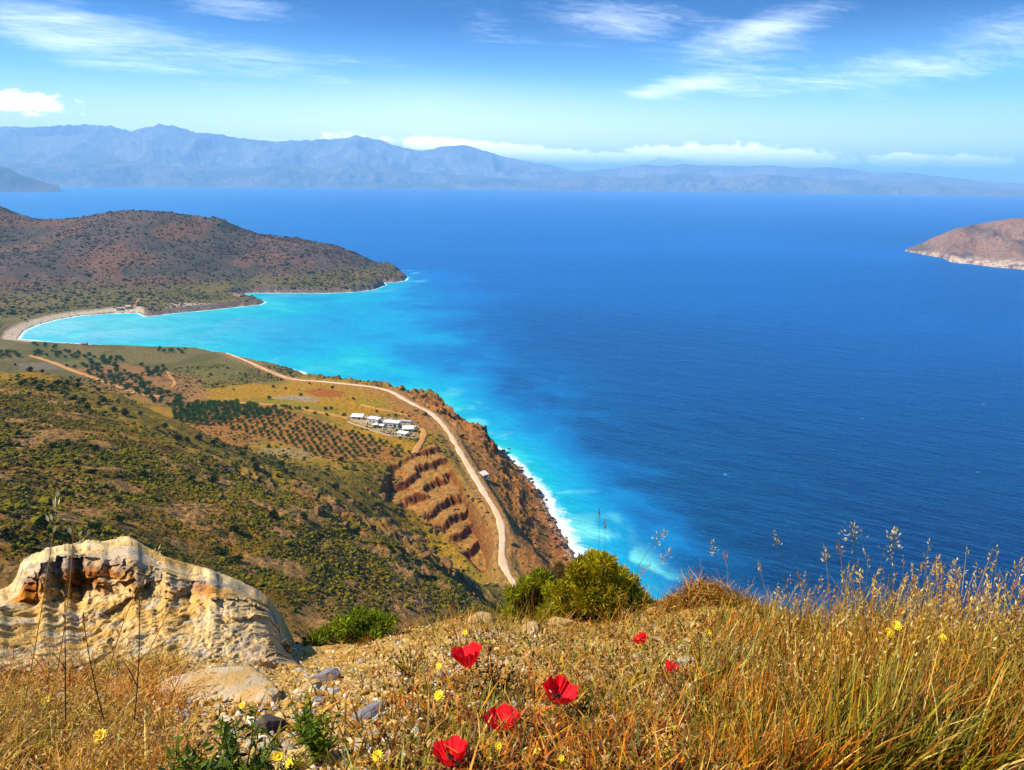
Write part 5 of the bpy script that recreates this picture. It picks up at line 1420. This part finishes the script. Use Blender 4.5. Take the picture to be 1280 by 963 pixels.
# ------------------------------------------------------------------ tall stalks standing out against the sea
def stalk(px0, py0, px1, py1, r0_, bend, col, hc, label, group, hsize=.012, nsp=11, width=.0016, branch=.5):
    b = at_r(px0, py0, r0_); t_ = at_r(px1, py1, r0_ + .02); o0 = b.copy()
    L = np.linalg.norm(t_ - b); mid = (b + t_) / 2 + camr * bend * L
    s_ = np.linspace(0, 1, 12)[:, None]; path = (1 - s_) ** 2 * b + 2 * s_ * (1 - s_) * mid + s_ ** 2 * t_ - o0
    e = empty('grass_stalk', tuple(o0)); tag(e, label, 'grass stalk', group)
    A = Acc(); V, F = tube(path, np.linspace(width, width * .45, 12), 5); A.add(V, F, col)
    d = path[-1] - path[-2]; d /= np.linalg.norm(d)
    V, F, C2, _, _ = blades(path[[3, 5]], np.array([.10, .07]), np.array([.003, .0025]), np.array([.5, .4]), np.array([.5, .4]), rng.uniform(0, 6.28, 2), np.array([col, col])); A.add(V, F, C2)
    link('stem', A.mesh('stem', [grass_m], True), e)
    H = Acc(); n = nsp * 4; f = rng.random(n) ** .8
    P = path[-1] - d * hsize * 5.5 * f[:, None]; off = rng.normal(size=(n, 3)) * hsize * branch * (.25 + f[:, None])
    D = d * 1.1 + off / hsize * .9
    V, F = leaf_quads(P + off, D, rng.uniform(.8, 1.3, n) * hsize, rng.uniform(.3, .5, n) * hsize); H.add(V, F, np.repeat(hc * rng.uniform(.75, 1.2, (n, 1)), 4, 0))
    H.add(*tube([path[-1] - d * hsize * 6, path[-1] + d * .004], [.0006, .0003], 4), col)
    for j in range(n):
        V, F = tube([P[j] - d * .004, P[j] + off[j]], [.0004, .0003], 3); H.add(V, F, col)
    link('seed_head', H.mesh('seed_head', [grass_m]), e)


cream = srgb(250, 226, 172, .88); tan = srgb(220, 170, 100, .74); grn = srgb(120, 136, 50, .5); pinky = srgb(206, 166, 150, .66)
hero = [  # base px, tip px, dist, bend, stem colour, head colour, label
    (988, 800, 968, 664, 2.7, .06, grn, cream, 'tall green stalk with a narrow pale head, leftmost tall one of the right grass stand', .011, 10, .35),
    (1086, 800, 1066, 652, 2.5, -.05, grn, cream, 'tallest stalk of all, with an open branching cream head above the sea', .013, 11, 1.1),
    (1124, 800, 1118, 662, 2.5, -.10, grn, cream, 'tall stalk with a wide forked cream head right of the tallest stalk', .014, 12, 1.0),
    (1040, 800, 1030, 682, 2.6, .03, tan, cream, 'straw stalk with a bristly head left of the tallest stalk', .012, 10, .45),
    (1062, 810, 1048, 676, 2.6, .02, tan, pinky, 'straw stalk with a slim pinkish head just left of the tallest stalk', .011, 9, .4),
    (1192, 830, 1194, 702, 2.4, .05, tan, cream, 'tall stalk with a loose airy head near the right end of the grass stand', .012, 9, 1.0),
    (1146, 820, 1140, 706, 2.4, .04, tan, cream, 'plain straw spike between the forked head and the airy head', .010, 9, .3),
    (1172, 825, 1176, 700, 2.4, -.06, tan, tan, 'thin bare stalk leaning right beside the airy head', .008, 5, .2),
    (1212, 835, 1212, 736, 2.3, .03, tan, tan, 'rusty spike right of the airy head', .010, 9, .3),
    (1240, 850, 1268, 762, 2.2, -.05, tan, tan, 'bent straw stalk at the far right edge of the picture', .010, 7, .4),
    (1010, 800, 996, 714, 2.8, .12, tan, pinky, 'nodding brownish stalk low in the left of the grass stand', .011, 10, .6),
    (940, 790, 890, 676, 3.3, -.12, grn, cream, 'slender stalk with a feathery head over the brown mound', .012, 10, .9),
    (930, 785, 905, 690, 3.3, -.05, tan, pinky, 'short reddish plume beside the feathery head over the brown mound', .012, 10, .8),
    (960, 790, 948, 702, 3.1, .06, tan, cream, 'pale spike between the brown mound and the grass stand', .010, 9, .35),
    (740, 792, 749, 636, 3.6, .03, grn, tan, 'upright green stalk with a long brown head above the needle shrub', .011, 10, .3),
    (748, 794, 756, 650, 3.6, .04, grn, tan, 'shorter twin of the upright green stalk above the needle shrub', .011, 9, .3),
    (800, 775, 833, 664, 3.4, -.35, grn, cream, 'arching green stalk with a drooping plume over the turquoise water', .014, 12, 1.0),
    (806, 778, 838, 688, 3.4, -.25, tan, cream, 'lower arching stalk with a faint plume over the turquoise water', .013, 9, 1.1),
    (780, 790, 812, 706, 3.4, -.3, tan, pinky, 'short arching pinkish plume right of the needle shrub', .012, 10, .9),
    (130, 880, 198, 690, 1.9, -.12, tan, cream, 'thin dry stalk with pale oat heads rising over the boulder top', .016, 4, .9),
    (30, 880, 72, 622, 2.0, .02, tan, cream, 'tall thin oat stalk with a white drooping head left of the boulder peak', .020, 3, .5),
    (60, 890, 92, 655, 2.0, .05, tan, cream, 'thin oat stalk with two pale hanging heads above the boulder cap', .018, 3, .8),
    (150, 900, 256, 684, 1.9, -.05, tan, tan, 'long thin dry stalk slanting right across the boulder', .010, 3, .4),
    (82, 900, 81, 758, 1.7, .0, srgb(110, 74, 44, .45), tan, 'dark upright stalk in front of the left half of the boulder', .010, 6, .3),
    (168, 900, 174, 745, 1.7, .03, srgb(110, 74, 44, .45), tan, 'dark upright stalk in front of the middle of the boulder', .010, 6, .3),
    (130, 900, 104, 768, 1.7, -.04, srgb(120, 84, 44, .45), tan, 'dark leaning stalk between the two upright dark stalks', .010, 6, .3),
    (560, 800, 512, 700, 3.8, .1, grn, grn, 'thin green stalk leaning left over the ravine', .008, 4, .3),
    (640, 800, 640, 690, 3.9, .0, grn, grn, 'thin green stalk rising in front of the road end', .008, 4, .3),
]
for q in hero:
    stalk(q[0], q[1], q[2], q[3], q[4], q[5], q[6], q[7], q[8], 'grass stalks on the cliff edge', q[9], q[10], .0017, q[11])

# ------------------------------------------------------------------ shrubs
needle_m = mat_vcol('needle_leaf', .65, .25, 14, .25, .42)
twig_m = mat_vcol('twig_bark', .9, .25, 30, .1)


def cushion(label, cat, clumps, r_, n, cols, ln, wd, name='shrub', upb=.7, stems=True):
    """a shrub of leafy clumps: clumps are (px, py, radius in px)"""
    A = Acc(); T = Acc(); c_all = []
    for (a, b, rp) in clumps:
        c0 = at_r(a, b, r_ + rng.uniform(-.2, .2)); dist = np.linalg.norm(c0 - CAM); Rm = rp / FPX * dist * .80; c_all.append((c0, Rm))
    cc = np.array([c for c, _ in c_all]); gx0, gy0 = cc[:, 0].mean(), cc[:, 1].mean(); base = np.array([gx0, gy0, float(ground_z(gx0, gy0))])
    tot = sum(q[1] ** 2 for q in c_all)
    for c0, Rm in c_all:
        m = int(n * Rm ** 2 / tot); d = rng.normal(size=(m, 3)); d /= np.linalg.norm(d, axis=1)[:, None]
        lump = 1 + .30 * (fbm(d[:, 0] * 3 + c0[0] * 9, d[:, 1] * 3 + d[:, 2] * 2, 1.0, 3, 88) - .5) * 2
        P = c0 + d * (Rm * lump * rng.random(m) ** .22)[:, None]
        tf = rng.normal(size=(60, 3)) * .55; D = d * 1.0 + tf[(fbm(d[:, 0] * 4 + 9, d[:, 1] * 4 + d[:, 2] * 3, 1, 2, 5) * 400).astype(int) % 60] + rng.normal(size=(m, 3)) * .2 + np.array([0, 0, upb])
        V, F = leaf_quads(P, D, rng.uniform(.6, 1.3, m) * ln, rng.uniform(.7, 1.2, m) * wd)
        ci = cols[rng.integers(len(cols), size=m)] * rng.uniform(.75, 1.2, (m, 1)) * (1 + rng.normal() * .16)
        A.add(V - base, F, np.repeat(ci, 4, 0))
        if stems:
            for j in range(6):
                e_ = c0 + rng.normal(size=3) * Rm * .5
                V, F = tube([base - base + [0, 0, -.05], (c0 - base) * .5 + rng.normal(size=3) * .03, e_ - base], [.008, .005, .002], 4); T.add(V, F, srgb(120, 90, 60, .5))
    e = empty(name, tuple(base)); tag(e, label, cat)
    link('foliage', A.mesh('foliage', [needle_m]), e)
    if stems: link('branches', T.mesh('branches', [twig_m]), e)
    return e


ol = np.array([srgb(168, 168, 40, .8), srgb(136, 142, 36, .72), srgb(196, 186, 56, .85), srgb(106, 112, 30, .6), srgb(184, 144, 48, .72)])
br = np.array([srgb(176, 200, 50, .85), srgb(146, 176, 40, .8), srgb(200, 212, 74, .88), srgb(112, 140, 36, .66)])
cushion('broad olive green needle shrub at the centre of the ridge edge', 'shrub', [(735, 712, 20), (752, 712, 20), (770, 726, 20), (722, 732, 20), (708, 752, 19), (738, 742, 26), (762, 748, 24), (786, 746, 18), (694, 768, 18), (722, 772, 22), (752, 776, 22), (742, 700, 11), (758, 702, 9), (802, 754, 11), (776, 736, 14), (780, 776, 18), (720, 714, 10), (700, 738, 10), (684, 780, 14), (790, 728, 8)], 4.2, 26000, np.clip(ol * [1.7, 1.6, 1.3], 0, .85), .045, .008)
cushion('small rounded green shrub left of the broad needle shrub', 'shrub', [(664, 742, 22), (678, 728, 16), (650, 754, 18), (676, 758, 22), (690, 770, 18), (640, 742, 9), (658, 776, 16), (690, 742, 12), (672, 722, 9), (655, 732, 9), (636, 770, 10)], 4.3, 11000, np.clip(ol * [1.4, 1.6, 1.3], 0, .85), .042, .008)
cushion('fresh yellow green cushion shrub at the right foot of the broad needle shrub', 'shrub', [(790, 760, 17), (776, 768, 14), (802, 770, 13), (786, 782, 14), (768, 786, 12)], 4.5, 8000, br, .022, .0045)
cushion('brownish little shrub above the beach behind the small green shrub', 'shrub', [(708, 722, 12), (704, 736, 12), (700, 712, 8)], 5.0, 3000, np.array([srgb(150, 110, 50, .5), srgb(120, 96, 44, .45), srgb(110, 116, 50, .45)]), .025, .004)
cushion('leafy bright green herb bush right of the boulder', 'bush', [(412, 800, 20), (440, 790, 22), (470, 784, 18), (430, 812, 22), (462, 808, 22), (392, 806, 14), (488, 778, 9), (448, 772, 12), (426, 782, 12), (478, 800, 16), (466, 772, 9)], 4.35, 6500, np.array([srgb(170, 186, 60, .82), srgb(136, 160, 48, .76), srgb(200, 200, 96, .85), srgb(98, 120, 40, .6)]), .036, .012, 'bush', 1.0)
cushion('orange brown withered tuft in front of the leafy herb bush', 'bush', [(448, 816, 12), (456, 808, 10), (440, 826, 9), (508, 830, 16), (496, 820, 12), (520, 826, 12)], 4.05, 2200, np.array([srgb(206, 140, 56, .58), srgb(180, 110, 44, .52), srgb(220, 180, 90, .62)]), .026, .004, 'bush', 1.0)

# dry thorny dome
def dry_dome(label, clumps, r_, n):
    A = Acc(); cs = [(at_r(a, b, r_), rp) for a, b, rp in clumps]; c0m = np.mean([c for c, _ in cs], 0); base = np.array([c0m[0], c0m[1], float(ground_z(c0m[0], c0m[1]))])
    for c0, rp in cs:
        Rm = rp / FPX * np.linalg.norm(c0 - CAM); m = n // len(cs)
        for j in range(m):
            d = rng.normal(size=3); d[2] = abs(d[2]) * .8 + .1; d /= np.linalg.norm(d)
            p1 = c0 + d * Rm * rng.uniform(.7, 1.05); p0 = c0 + rng.normal(size=3) * Rm * .4 - [0, 0, Rm * .4]
            md = (p0 + p1) / 2 + rng.normal(size=3) * Rm * .25; p2 = p1 + rng.normal(size=3) * Rm * .3
            V, F = tube(np.array([p0, md, p1, p2]) - base, [.0026, .002, .0015, .0008], 3); A.add(V, F, pick(np.array([srgb(206, 150, 84, .72), srgb(176, 118, 66, .62), srgb(230, 190, 124, .78), srgb(130, 86, 50, .5)]), 1)[0])
    o = link('dry_shrub', A.mesh('dry_shrub', [twig_m]), None, tuple(base)); tag(o, label, 'shrub')


dry_dome('brown dry thorny dome shrub on the ridge between the needle shrub and the tall grass', [(878, 756, 30), (905, 764, 28), (850, 770, 26), (935, 776, 26), (890, 778, 30), (862, 790, 26), (916, 792, 26), (955, 794, 22), (835, 786, 20)], 3.8, 4200)
dry_dome('thin grey twiggy tuft at the right end of the boulder', [(322, 808, 16), (338, 818, 14), (352, 816, 12)], 3.7, 260)


# leafy upright weeds at the bottom edge
def weed(label, px_, py_, r_, stems, hgt, spread, cols, ll, lw, per=26, yellow=0):
    base = at_r(px_, py_, r_); base[2] = float(ground_z(base[0], base[1])); A = Acc(); T = Acc()
    for j in range(stems):
        a = rng.uniform(0, 6.28); q = spread * rng.random() ** .6; tip = np.array([math.cos(a) * q, math.sin(a) * q, hgt * rng.uniform(.55, 1.0)]); b0 = np.array([math.cos(a), math.sin(a), 0]) * spread * .15
        md = (b0 + tip) / 2 + rng.normal(size=3) * .012 + [0, 0, hgt * .08]
        s_ = np.linspace(0, 1, 9)[:, None]; path = (1 - s_) ** 2 * b0 + 2 * s_ * (1 - s_) * md + s_ ** 2 * tip
        V, F = tube(path, np.linspace(.0022, .0010, 9), 4); T.add(V, F, srgb(136, 140, 60, .5))
        f = rng.uniform(.12, 1.0, per); P = np.stack([np.interp(f, s_[:, 0], path[:, i]) for i in range(3)], 1)
        D = rng.normal(size=(per, 3)) * [1, 1, .35] + [0, 0, .55]
        V, F = leaf_quads(P, D, ll * rng.uniform(.6, 1.2, per) * (1.15 - f * .5), lw * rng.uniform(.7, 1.2, per)); A.add(V, F, np.repeat(cols[rng.integers(len(cols), size=per)] * rng.uniform(.8, 1.2, (per, 1)), 4, 0))
        if yellow and rng.random() < yellow:
            V, F = leaf_quads(np.repeat(tip[None], 7, 0), rng.normal(size=(7, 3)) + [0, 0, .4], .010, .007); A.add(V, F, srgb(246, 220, 40, .8))
    e = empty('weed', tuple(base)); tag(e, label, 'weed'); link('leaves', A.mesh('leaves', [needle_m]), e); link('stems', T.mesh('stems', [needle_m], True), e)


dg = np.array([srgb(84, 108, 40, .46), srgb(62, 84, 34, .4), srgb(116, 136, 50, .5), srgb(140, 150, 60, .52)]) * 1.6
lg = np.array([srgb(128, 150, 48, .52), srgb(104, 128, 40, .48), srgb(164, 170, 60, .55)]) * 1.6
weed('dark green leafy weed at the bottom edge below the flat cream slab', 290, 958, 1.34, 34, .19, .13, dg, .044, .008, 30)
weed('low spreading green weed in the bottom left corner beside the dark leafy weed', 240, 972, 1.3, 20, .11, .14, lg, .065, .006, 14)
weed('upright fresh green weed between the pale stone and the flaky slab', 400, 930, 1.55, 16, .17, .06, lg, .034, .008, 28)
weed('taller green weed stem left of the upright fresh green weed', 384, 905, 1.8, 12, .16, .06, lg, .034, .006, 22, .5)
weed('yellowish low weed at the bottom between the two green weeds', 345, 965, 1.36, 12, .07, .08, np.array([srgb(170, 160, 50, .55), srgb(130, 140, 50, .5)]), .03, .006, 14, .4)
weed('yellow flowered cress left of the uppermost poppy', 512, 850, 2.6, 16, .13, .10, np.array([srgb(196, 176, 50, .6), srgb(150, 150, 50, .5), srgb(206, 150, 60, .6)]), .016, .006, 18, .9)
weed('dull green weed growing around the poppy stems', 620, 865, 2.0, 18, .09, .14, np.array([srgb(110, 112, 50, .45), srgb(84, 92, 44, .4), srgb(150, 126, 66, .5)]), .022, .007, 20)
weed('green leafy weed under the right hand poppy', 720, 905, 1.7, 16, .07, .13, np.array([srgb(110, 122, 46, .46), srgb(140, 140, 60, .5), srgb(84, 92, 40, .4)]), .022, .007, 18)
weed('yellow green weed in the lower right herbs', 1010, 930, 1.7, 18, .08, .16, lg, .024, .006, 18, .5)
weed('bright herb with yellow dots below the pair of small poppies', 890, 900, 1.9, 18, .09, .16, np.array([srgb(190, 176, 50, .58), srgb(140, 150, 46, .5), srgb(206, 160, 50, .6)]), .02, .006, 18, .8)

# dead branch
A = Acc(); q = [(806, 797), (818, 799), (830, 806), (840, 818), (848, 830)]; P = np.array([at_r(a, b, 3.0 - .05 * i) + [0, 0, .01] for i, (a, b) in enumerate(q)]); b0 = P[0].copy()
V, F = tube(smooth_line(P, 5) - b0, np.linspace(.006, .015, 21), 8); A.add(V, F, srgb(206, 170, 130, .64))
V, F = tube(np.array([P[1], P[1] + [-.08, .03, .07], P[1] + [-.16, .08, .10]]) - b0, [.005, .004, .002], 6); A.add(V, F, srgb(190, 150, 110, .6))
o = link('dead_branch', A.mesh('dead_branch', [twig_m], True), None, tuple(b0)); tag(o, 'bleached dead branch curving beside the two small poppies', 'branch')
A = Acc(); q = [(905, 728), (880, 735), (862, 745), (850, 748), (820, 762)]; P = np.array([at_r(a, b, 3.9) for a, b in q]); b0 = P[0].copy()
V, F = tube(smooth_line(P, 5) - b0, np.linspace(.004, .008, 21), 6); A.add(V, F, srgb(170, 130, 96, .58))
o = link('dead_branch', A.mesh('dead_branch', [twig_m], True), None, tuple(b0)); tag(o, 'thin brown dead twig arching over the dry dome shrub', 'branch')

# ------------------------------------------------------------------ poppies
pm_m, t = material('poppy_petal')
pos = t.n('TexCoord').outputs['Object']; n_ = t.noise(pos, 90, 4, .6)
c = t.mix(n_, (.84, .006, .012), (.93, .02, .03))
b_ = t.n('BsdfPrincipled', {'Base Color': c, 'Roughness': .55, 'Specular IOR Level': .15}); tr = t.n('BsdfTranslucent', {'Color': c})
mx = t.n('MixShader', {0: .4, 1: b_.outputs[0], 2: tr.outputs[0]}); t.link(mx.outputs[0], t.n('OutputMaterial').inputs[0])
dark_m = plain_mat('poppy_centre', (.02, .015, .02)); stem_m = plain_mat('flower_stem', tuple(srgb(96, 110, 50, .45)))


def poppy(px_, py_, rp, r_, tilt, label, seed, openn=1.0):
    g = np.random.default_rng(seed); r_ = min(r_, .94 * float(np.hypot(*fdrop(px_, py_)[0][:2]))); c0 = at_r(px_, py_, r_); Rm = rp / FPX * np.linalg.norm(c0 - CAM) * 1.04
    base = np.array([c0[0] + .012, c0[1] + .01, float(ground_z(c0[0], c0[1]))]); e = empty('poppy', tuple(base)); tag(e, label, 'poppy', 'red poppies')
    off = c0 - base; ax = Vector(tilt).normalized(); M = np.array(ax.to_track_quat('Z', 'Y').to_matrix())
    for k in range(4):
        a0 = k * PI / 2 + g.uniform(-.2, .2) + seed; nu, nv = 31, 16; uu_, vv_ = np.meshgrid(np.linspace(-1, 1, nu), np.linspace(0, 1, nv), indexing='ij')
        half = (1.08 if k % 2 == 0 else .95); th = a0 + uu_ * half * np.sqrt(np.clip(vv_, .02, 1))**.4
        lim = 1 - .16 * np.abs(uu_) ** 3 + .06 * np.sin(uu_ * 9 + seed + k) + .045 * np.sin(uu_ * 19 + k * 2)
        rr1 = Rm * vv_ * lim * (1.0 if k % 2 == 0 else .92)
        cup = Rm * ((.95 + .25 * (1 - openn)) * vv_ ** 1.9 + .1 * np.sin(uu_ * 5 + k + seed) * vv_ ** 2 + .045 * np.sin(uu_ * 15 + seed * 2 + vv_ * 2) * vv_ ** 1.5) + (.004 if k % 2 else 0)
        rr1 = rr1 * (openn + (1 - openn) * (1 - vv_ * .5))
        L = np.stack([rr1 * np.cos(th), rr1 * np.sin(th), cup - Rm * .25], -1).reshape(-1, 3) @ M.T + off
        link('petal', np_mesh('petal', L, grid_faces(nu, nv), True, None, None, [pm_m]), e)
    A = Acc(); V = ICO2[0] * [Rm * .17, Rm * .17, Rm * .2]; A.add((V + [0, 0, -.02 * Rm]) @ M.T + off, ICO2[1], (1, 1, 1))
    d = g.normal(size=(40, 3)); d[:, 2] = np.abs(d[:, 2]) + .6; V, F = leaf_quads(np.zeros((40, 3)), d, Rm * .34, Rm * .06, g); A.add(V @ M.T + off, F, (1, 1, 1))
    link('centre', A.mesh('centre', [dark_m]), e)
    A = Acc(); s_ = np.linspace(0, 1, 9)[:, None]; md = off * .6 + np.array([.015, -.01, .01]); en = off + M @ np.array([0, 0, -Rm * .25]); path = 2 * s_ * (1 - s_) * md + s_ ** 2 * en; V, F = tube(path, .0018, 5); A.add(V, F, (1, 1, 1))
    link('stem', A.mesh('stem', [stem_m], True), e)


poppy(586, 828, 19, 2.05, (-.2, .30, .95), 'red poppy standing highest of the four large ones', 1, .95)
poppy(697, 874, 20, 1.68, (.25, .05, 1), 'red poppy farthest right of the four large ones', 2)
poppy(629, 909, 19, 1.5, (-.1, .2, 1), 'red poppy between the right poppy and the one cut by the bottom edge', 3)
poppy(565, 951, 20, 1.32, (-.2, .25, 1), 'red poppy lowest in the picture, just above the bottom edge', 4)
poppy(803, 803, 9, 2.95, (-.5, .3, .9), 'small red poppy at the upper end of the dead branch', 5, .8)
poppy(837, 838, 9.5, 2.6, (.5, .3, .9), 'small red poppy below the pale stone of the dead branch', 6, .8)

# poppy seed heads, wilted and dark
podm = plain_mat('seed_pod', tuple(srgb(120, 50, 50, .45))); podm2 = plain_mat('tan_pod', tuple(srgb(196, 160, 110, .58)))
for i, (a, b, r_, m, lb) in enumerate([(612, 812, 2.05, podm, 'dark red wilted poppy head right of the highest poppy'), (590, 938, 1.38, podm, 'dark red wilted poppy head right of the lowest poppy'), (609, 824, 2.0, podm2, 'tan poppy seed capsule beside the wilted head'), (642, 932, 1.42, podm2, 'tan seed capsule on a stalk below the middle poppy'), (735, 935, 1.5, podm2, 'tan seed capsule among herbs right of the middle poppy')]):
    c0 = at_r(a, b, r_); base = np.array([c0[0], c0[1], float(ground_z(c0[0], c0[1]))]); e = empty('seed_capsule', tuple(base)); tag(e, lb, 'seed capsule', 'poppy seed capsules')
    A = Acc(); A.add(ICO3[0] * [.006, .006, .009] * (1 + .12 * np.sin(np.arctan2(ICO3[0][:, 1], ICO3[0][:, 0]) * 8))[:, None] + (c0 - base), ICO3[1], (1, 1, 1)); link('capsule', A.mesh('capsule', [m], True), e)
    A = Acc(); V, F = tube(np.array([[0, 0, 0], (c0 - base) * .5 + [.008, 0, 0], c0 - base]), .0012, 5); A.add(V, F, (1, 1, 1)); link('stem', A.mesh('stem', [stem_m], True), e)

# yellow flowers
yel_m, t = material('yellow_petal')
pos = t.n('TexCoord').outputs['Object']; c = t.mix(t.noise(pos, 120, 3, .5), (.80, .50, .004), (.88, .66, .012))
b_ = t.n('BsdfPrincipled', {'Base Color': c, 'Roughness': .6}); t.link(b_.outputs[0], t.n('OutputMaterial').inputs[0])
orc_m = plain_mat('yellow_centre', (.8, .5, .01))
yf = [(125, 921, 8, 'yellow daisy in the golden grass near the bottom left'), (57, 877, 5, 'yellow flower deep in the golden grass at the far left'), (171, 819, 5, 'yellow flower in front of the boulder base'), (286, 792, 4, 'tiny yellow flower against the boulder front'), (303, 882, 4, 'yellow flower by the end of the flat cream slab'),
      (348, 946, 7, 'yellow flower standing on the weeds at the bottom edge'), (363, 957, 8, 'orange yellow flower cut by the bottom edge beside the weeds'), (472, 945, 7, 'yellow flower alone in the bare gravel'), (549, 870, 7, 'yellow flower beside the blue grey pebble'), (623, 933, 5, 'yellow flower just below the middle poppy'),
      (672, 939, 4.5, 'yellow flower right of the bloom below the middle poppy'), (702, 948, 4, 'yellow flower at the bottom edge right of the poppies'), (830, 943, 7, 'yellow flower in the lower right herbs'), (549, 833, 4, 'small yellow flower left of the highest poppy'), (1121, 782, 6, 'yellow flower in the tall grass, upper of the pair'),
      (1112, 791, 6, 'yellow flower in the tall grass, lower of the pair'), (1177, 797, 6, 'yellow flower in the tall grass right of the pair'), (1196, 816, 5, 'orange yellow flower lowest in the tall grass'), (963, 917, 5, 'orange flower in the lower right herbs'), (886, 791, 4, 'yellow flower on the brown dome shrub'), (581, 791, 4, 'pale yellow bloom on the ridge above the highest poppy'), (376, 905, 4, 'yellow flower topping the left green weed')]
for i, (a, b, rp, lb) in enumerate(yf):
    r_ = float(np.hypot(*fdrop(a, b)[0][:2])) * (.93 if b > 800 else .9)
    if b < 825 and a > 1000: r_ = 2.35
    c0 = at_r(a, b, r_); Rm = rp / FPX * np.linalg.norm(c0 - CAM); base = np.array([c0[0], c0[1], min(float(ground_z(c0[0], c0[1])), c0[2] - .01)]); e = empty('yellow_flower', tuple(base)); tag(e, lb, 'flower', 'yellow flowers')
    M = np.array(Vector((rng.uniform(-.3, .3), -.5, .8)).to_track_quat('Z', 'Y').to_matrix()); A = Acc()
    n = 26; th = np.arange(n) * 2 * PI / 13 + (np.arange(n) >= 13) * .24; D = np.stack([np.cos(th), np.sin(th), np.where(np.arange(n) < 13, .15, .5)], 1)
    Pp = np.zeros((n, 3)); u = np.stack([-np.sin(th), np.cos(th), np.zeros(n)], 1); ln = Rm * np.where(np.arange(n) < 13, 1, .7)[:, None]
    V = np.stack([Pp, Pp + D * ln * .6 + u * Rm * .2, Pp + D * ln, Pp + D * ln * .6 - u * Rm * .2], 1).reshape(-1, 3) @ M.T + (c0 - base); A.add(V, np.arange(n * 4).reshape(-1, 4), (1, 1, 1))
    link('bloom', A.mesh('bloom', [yel_m]), e)
    A = Acc(); A.add((ICO2[0] * [Rm * .3, Rm * .3, Rm * .25] + [0, 0, Rm * .15]) @ M.T + (c0 - base), ICO2[1], (1, 1, 1)); link('centre', A.mesh('centre', [orc_m], True), e)
    A = Acc(); V, F = tube(np.array([[0, 0, 0], (c0 - base) * .5 + [.006, .004, 0], c0 - base]), .0010, 5); A.add(V, F, (1, 1, 1)); link('stem', A.mesh('stem', [stem_m], True), e)
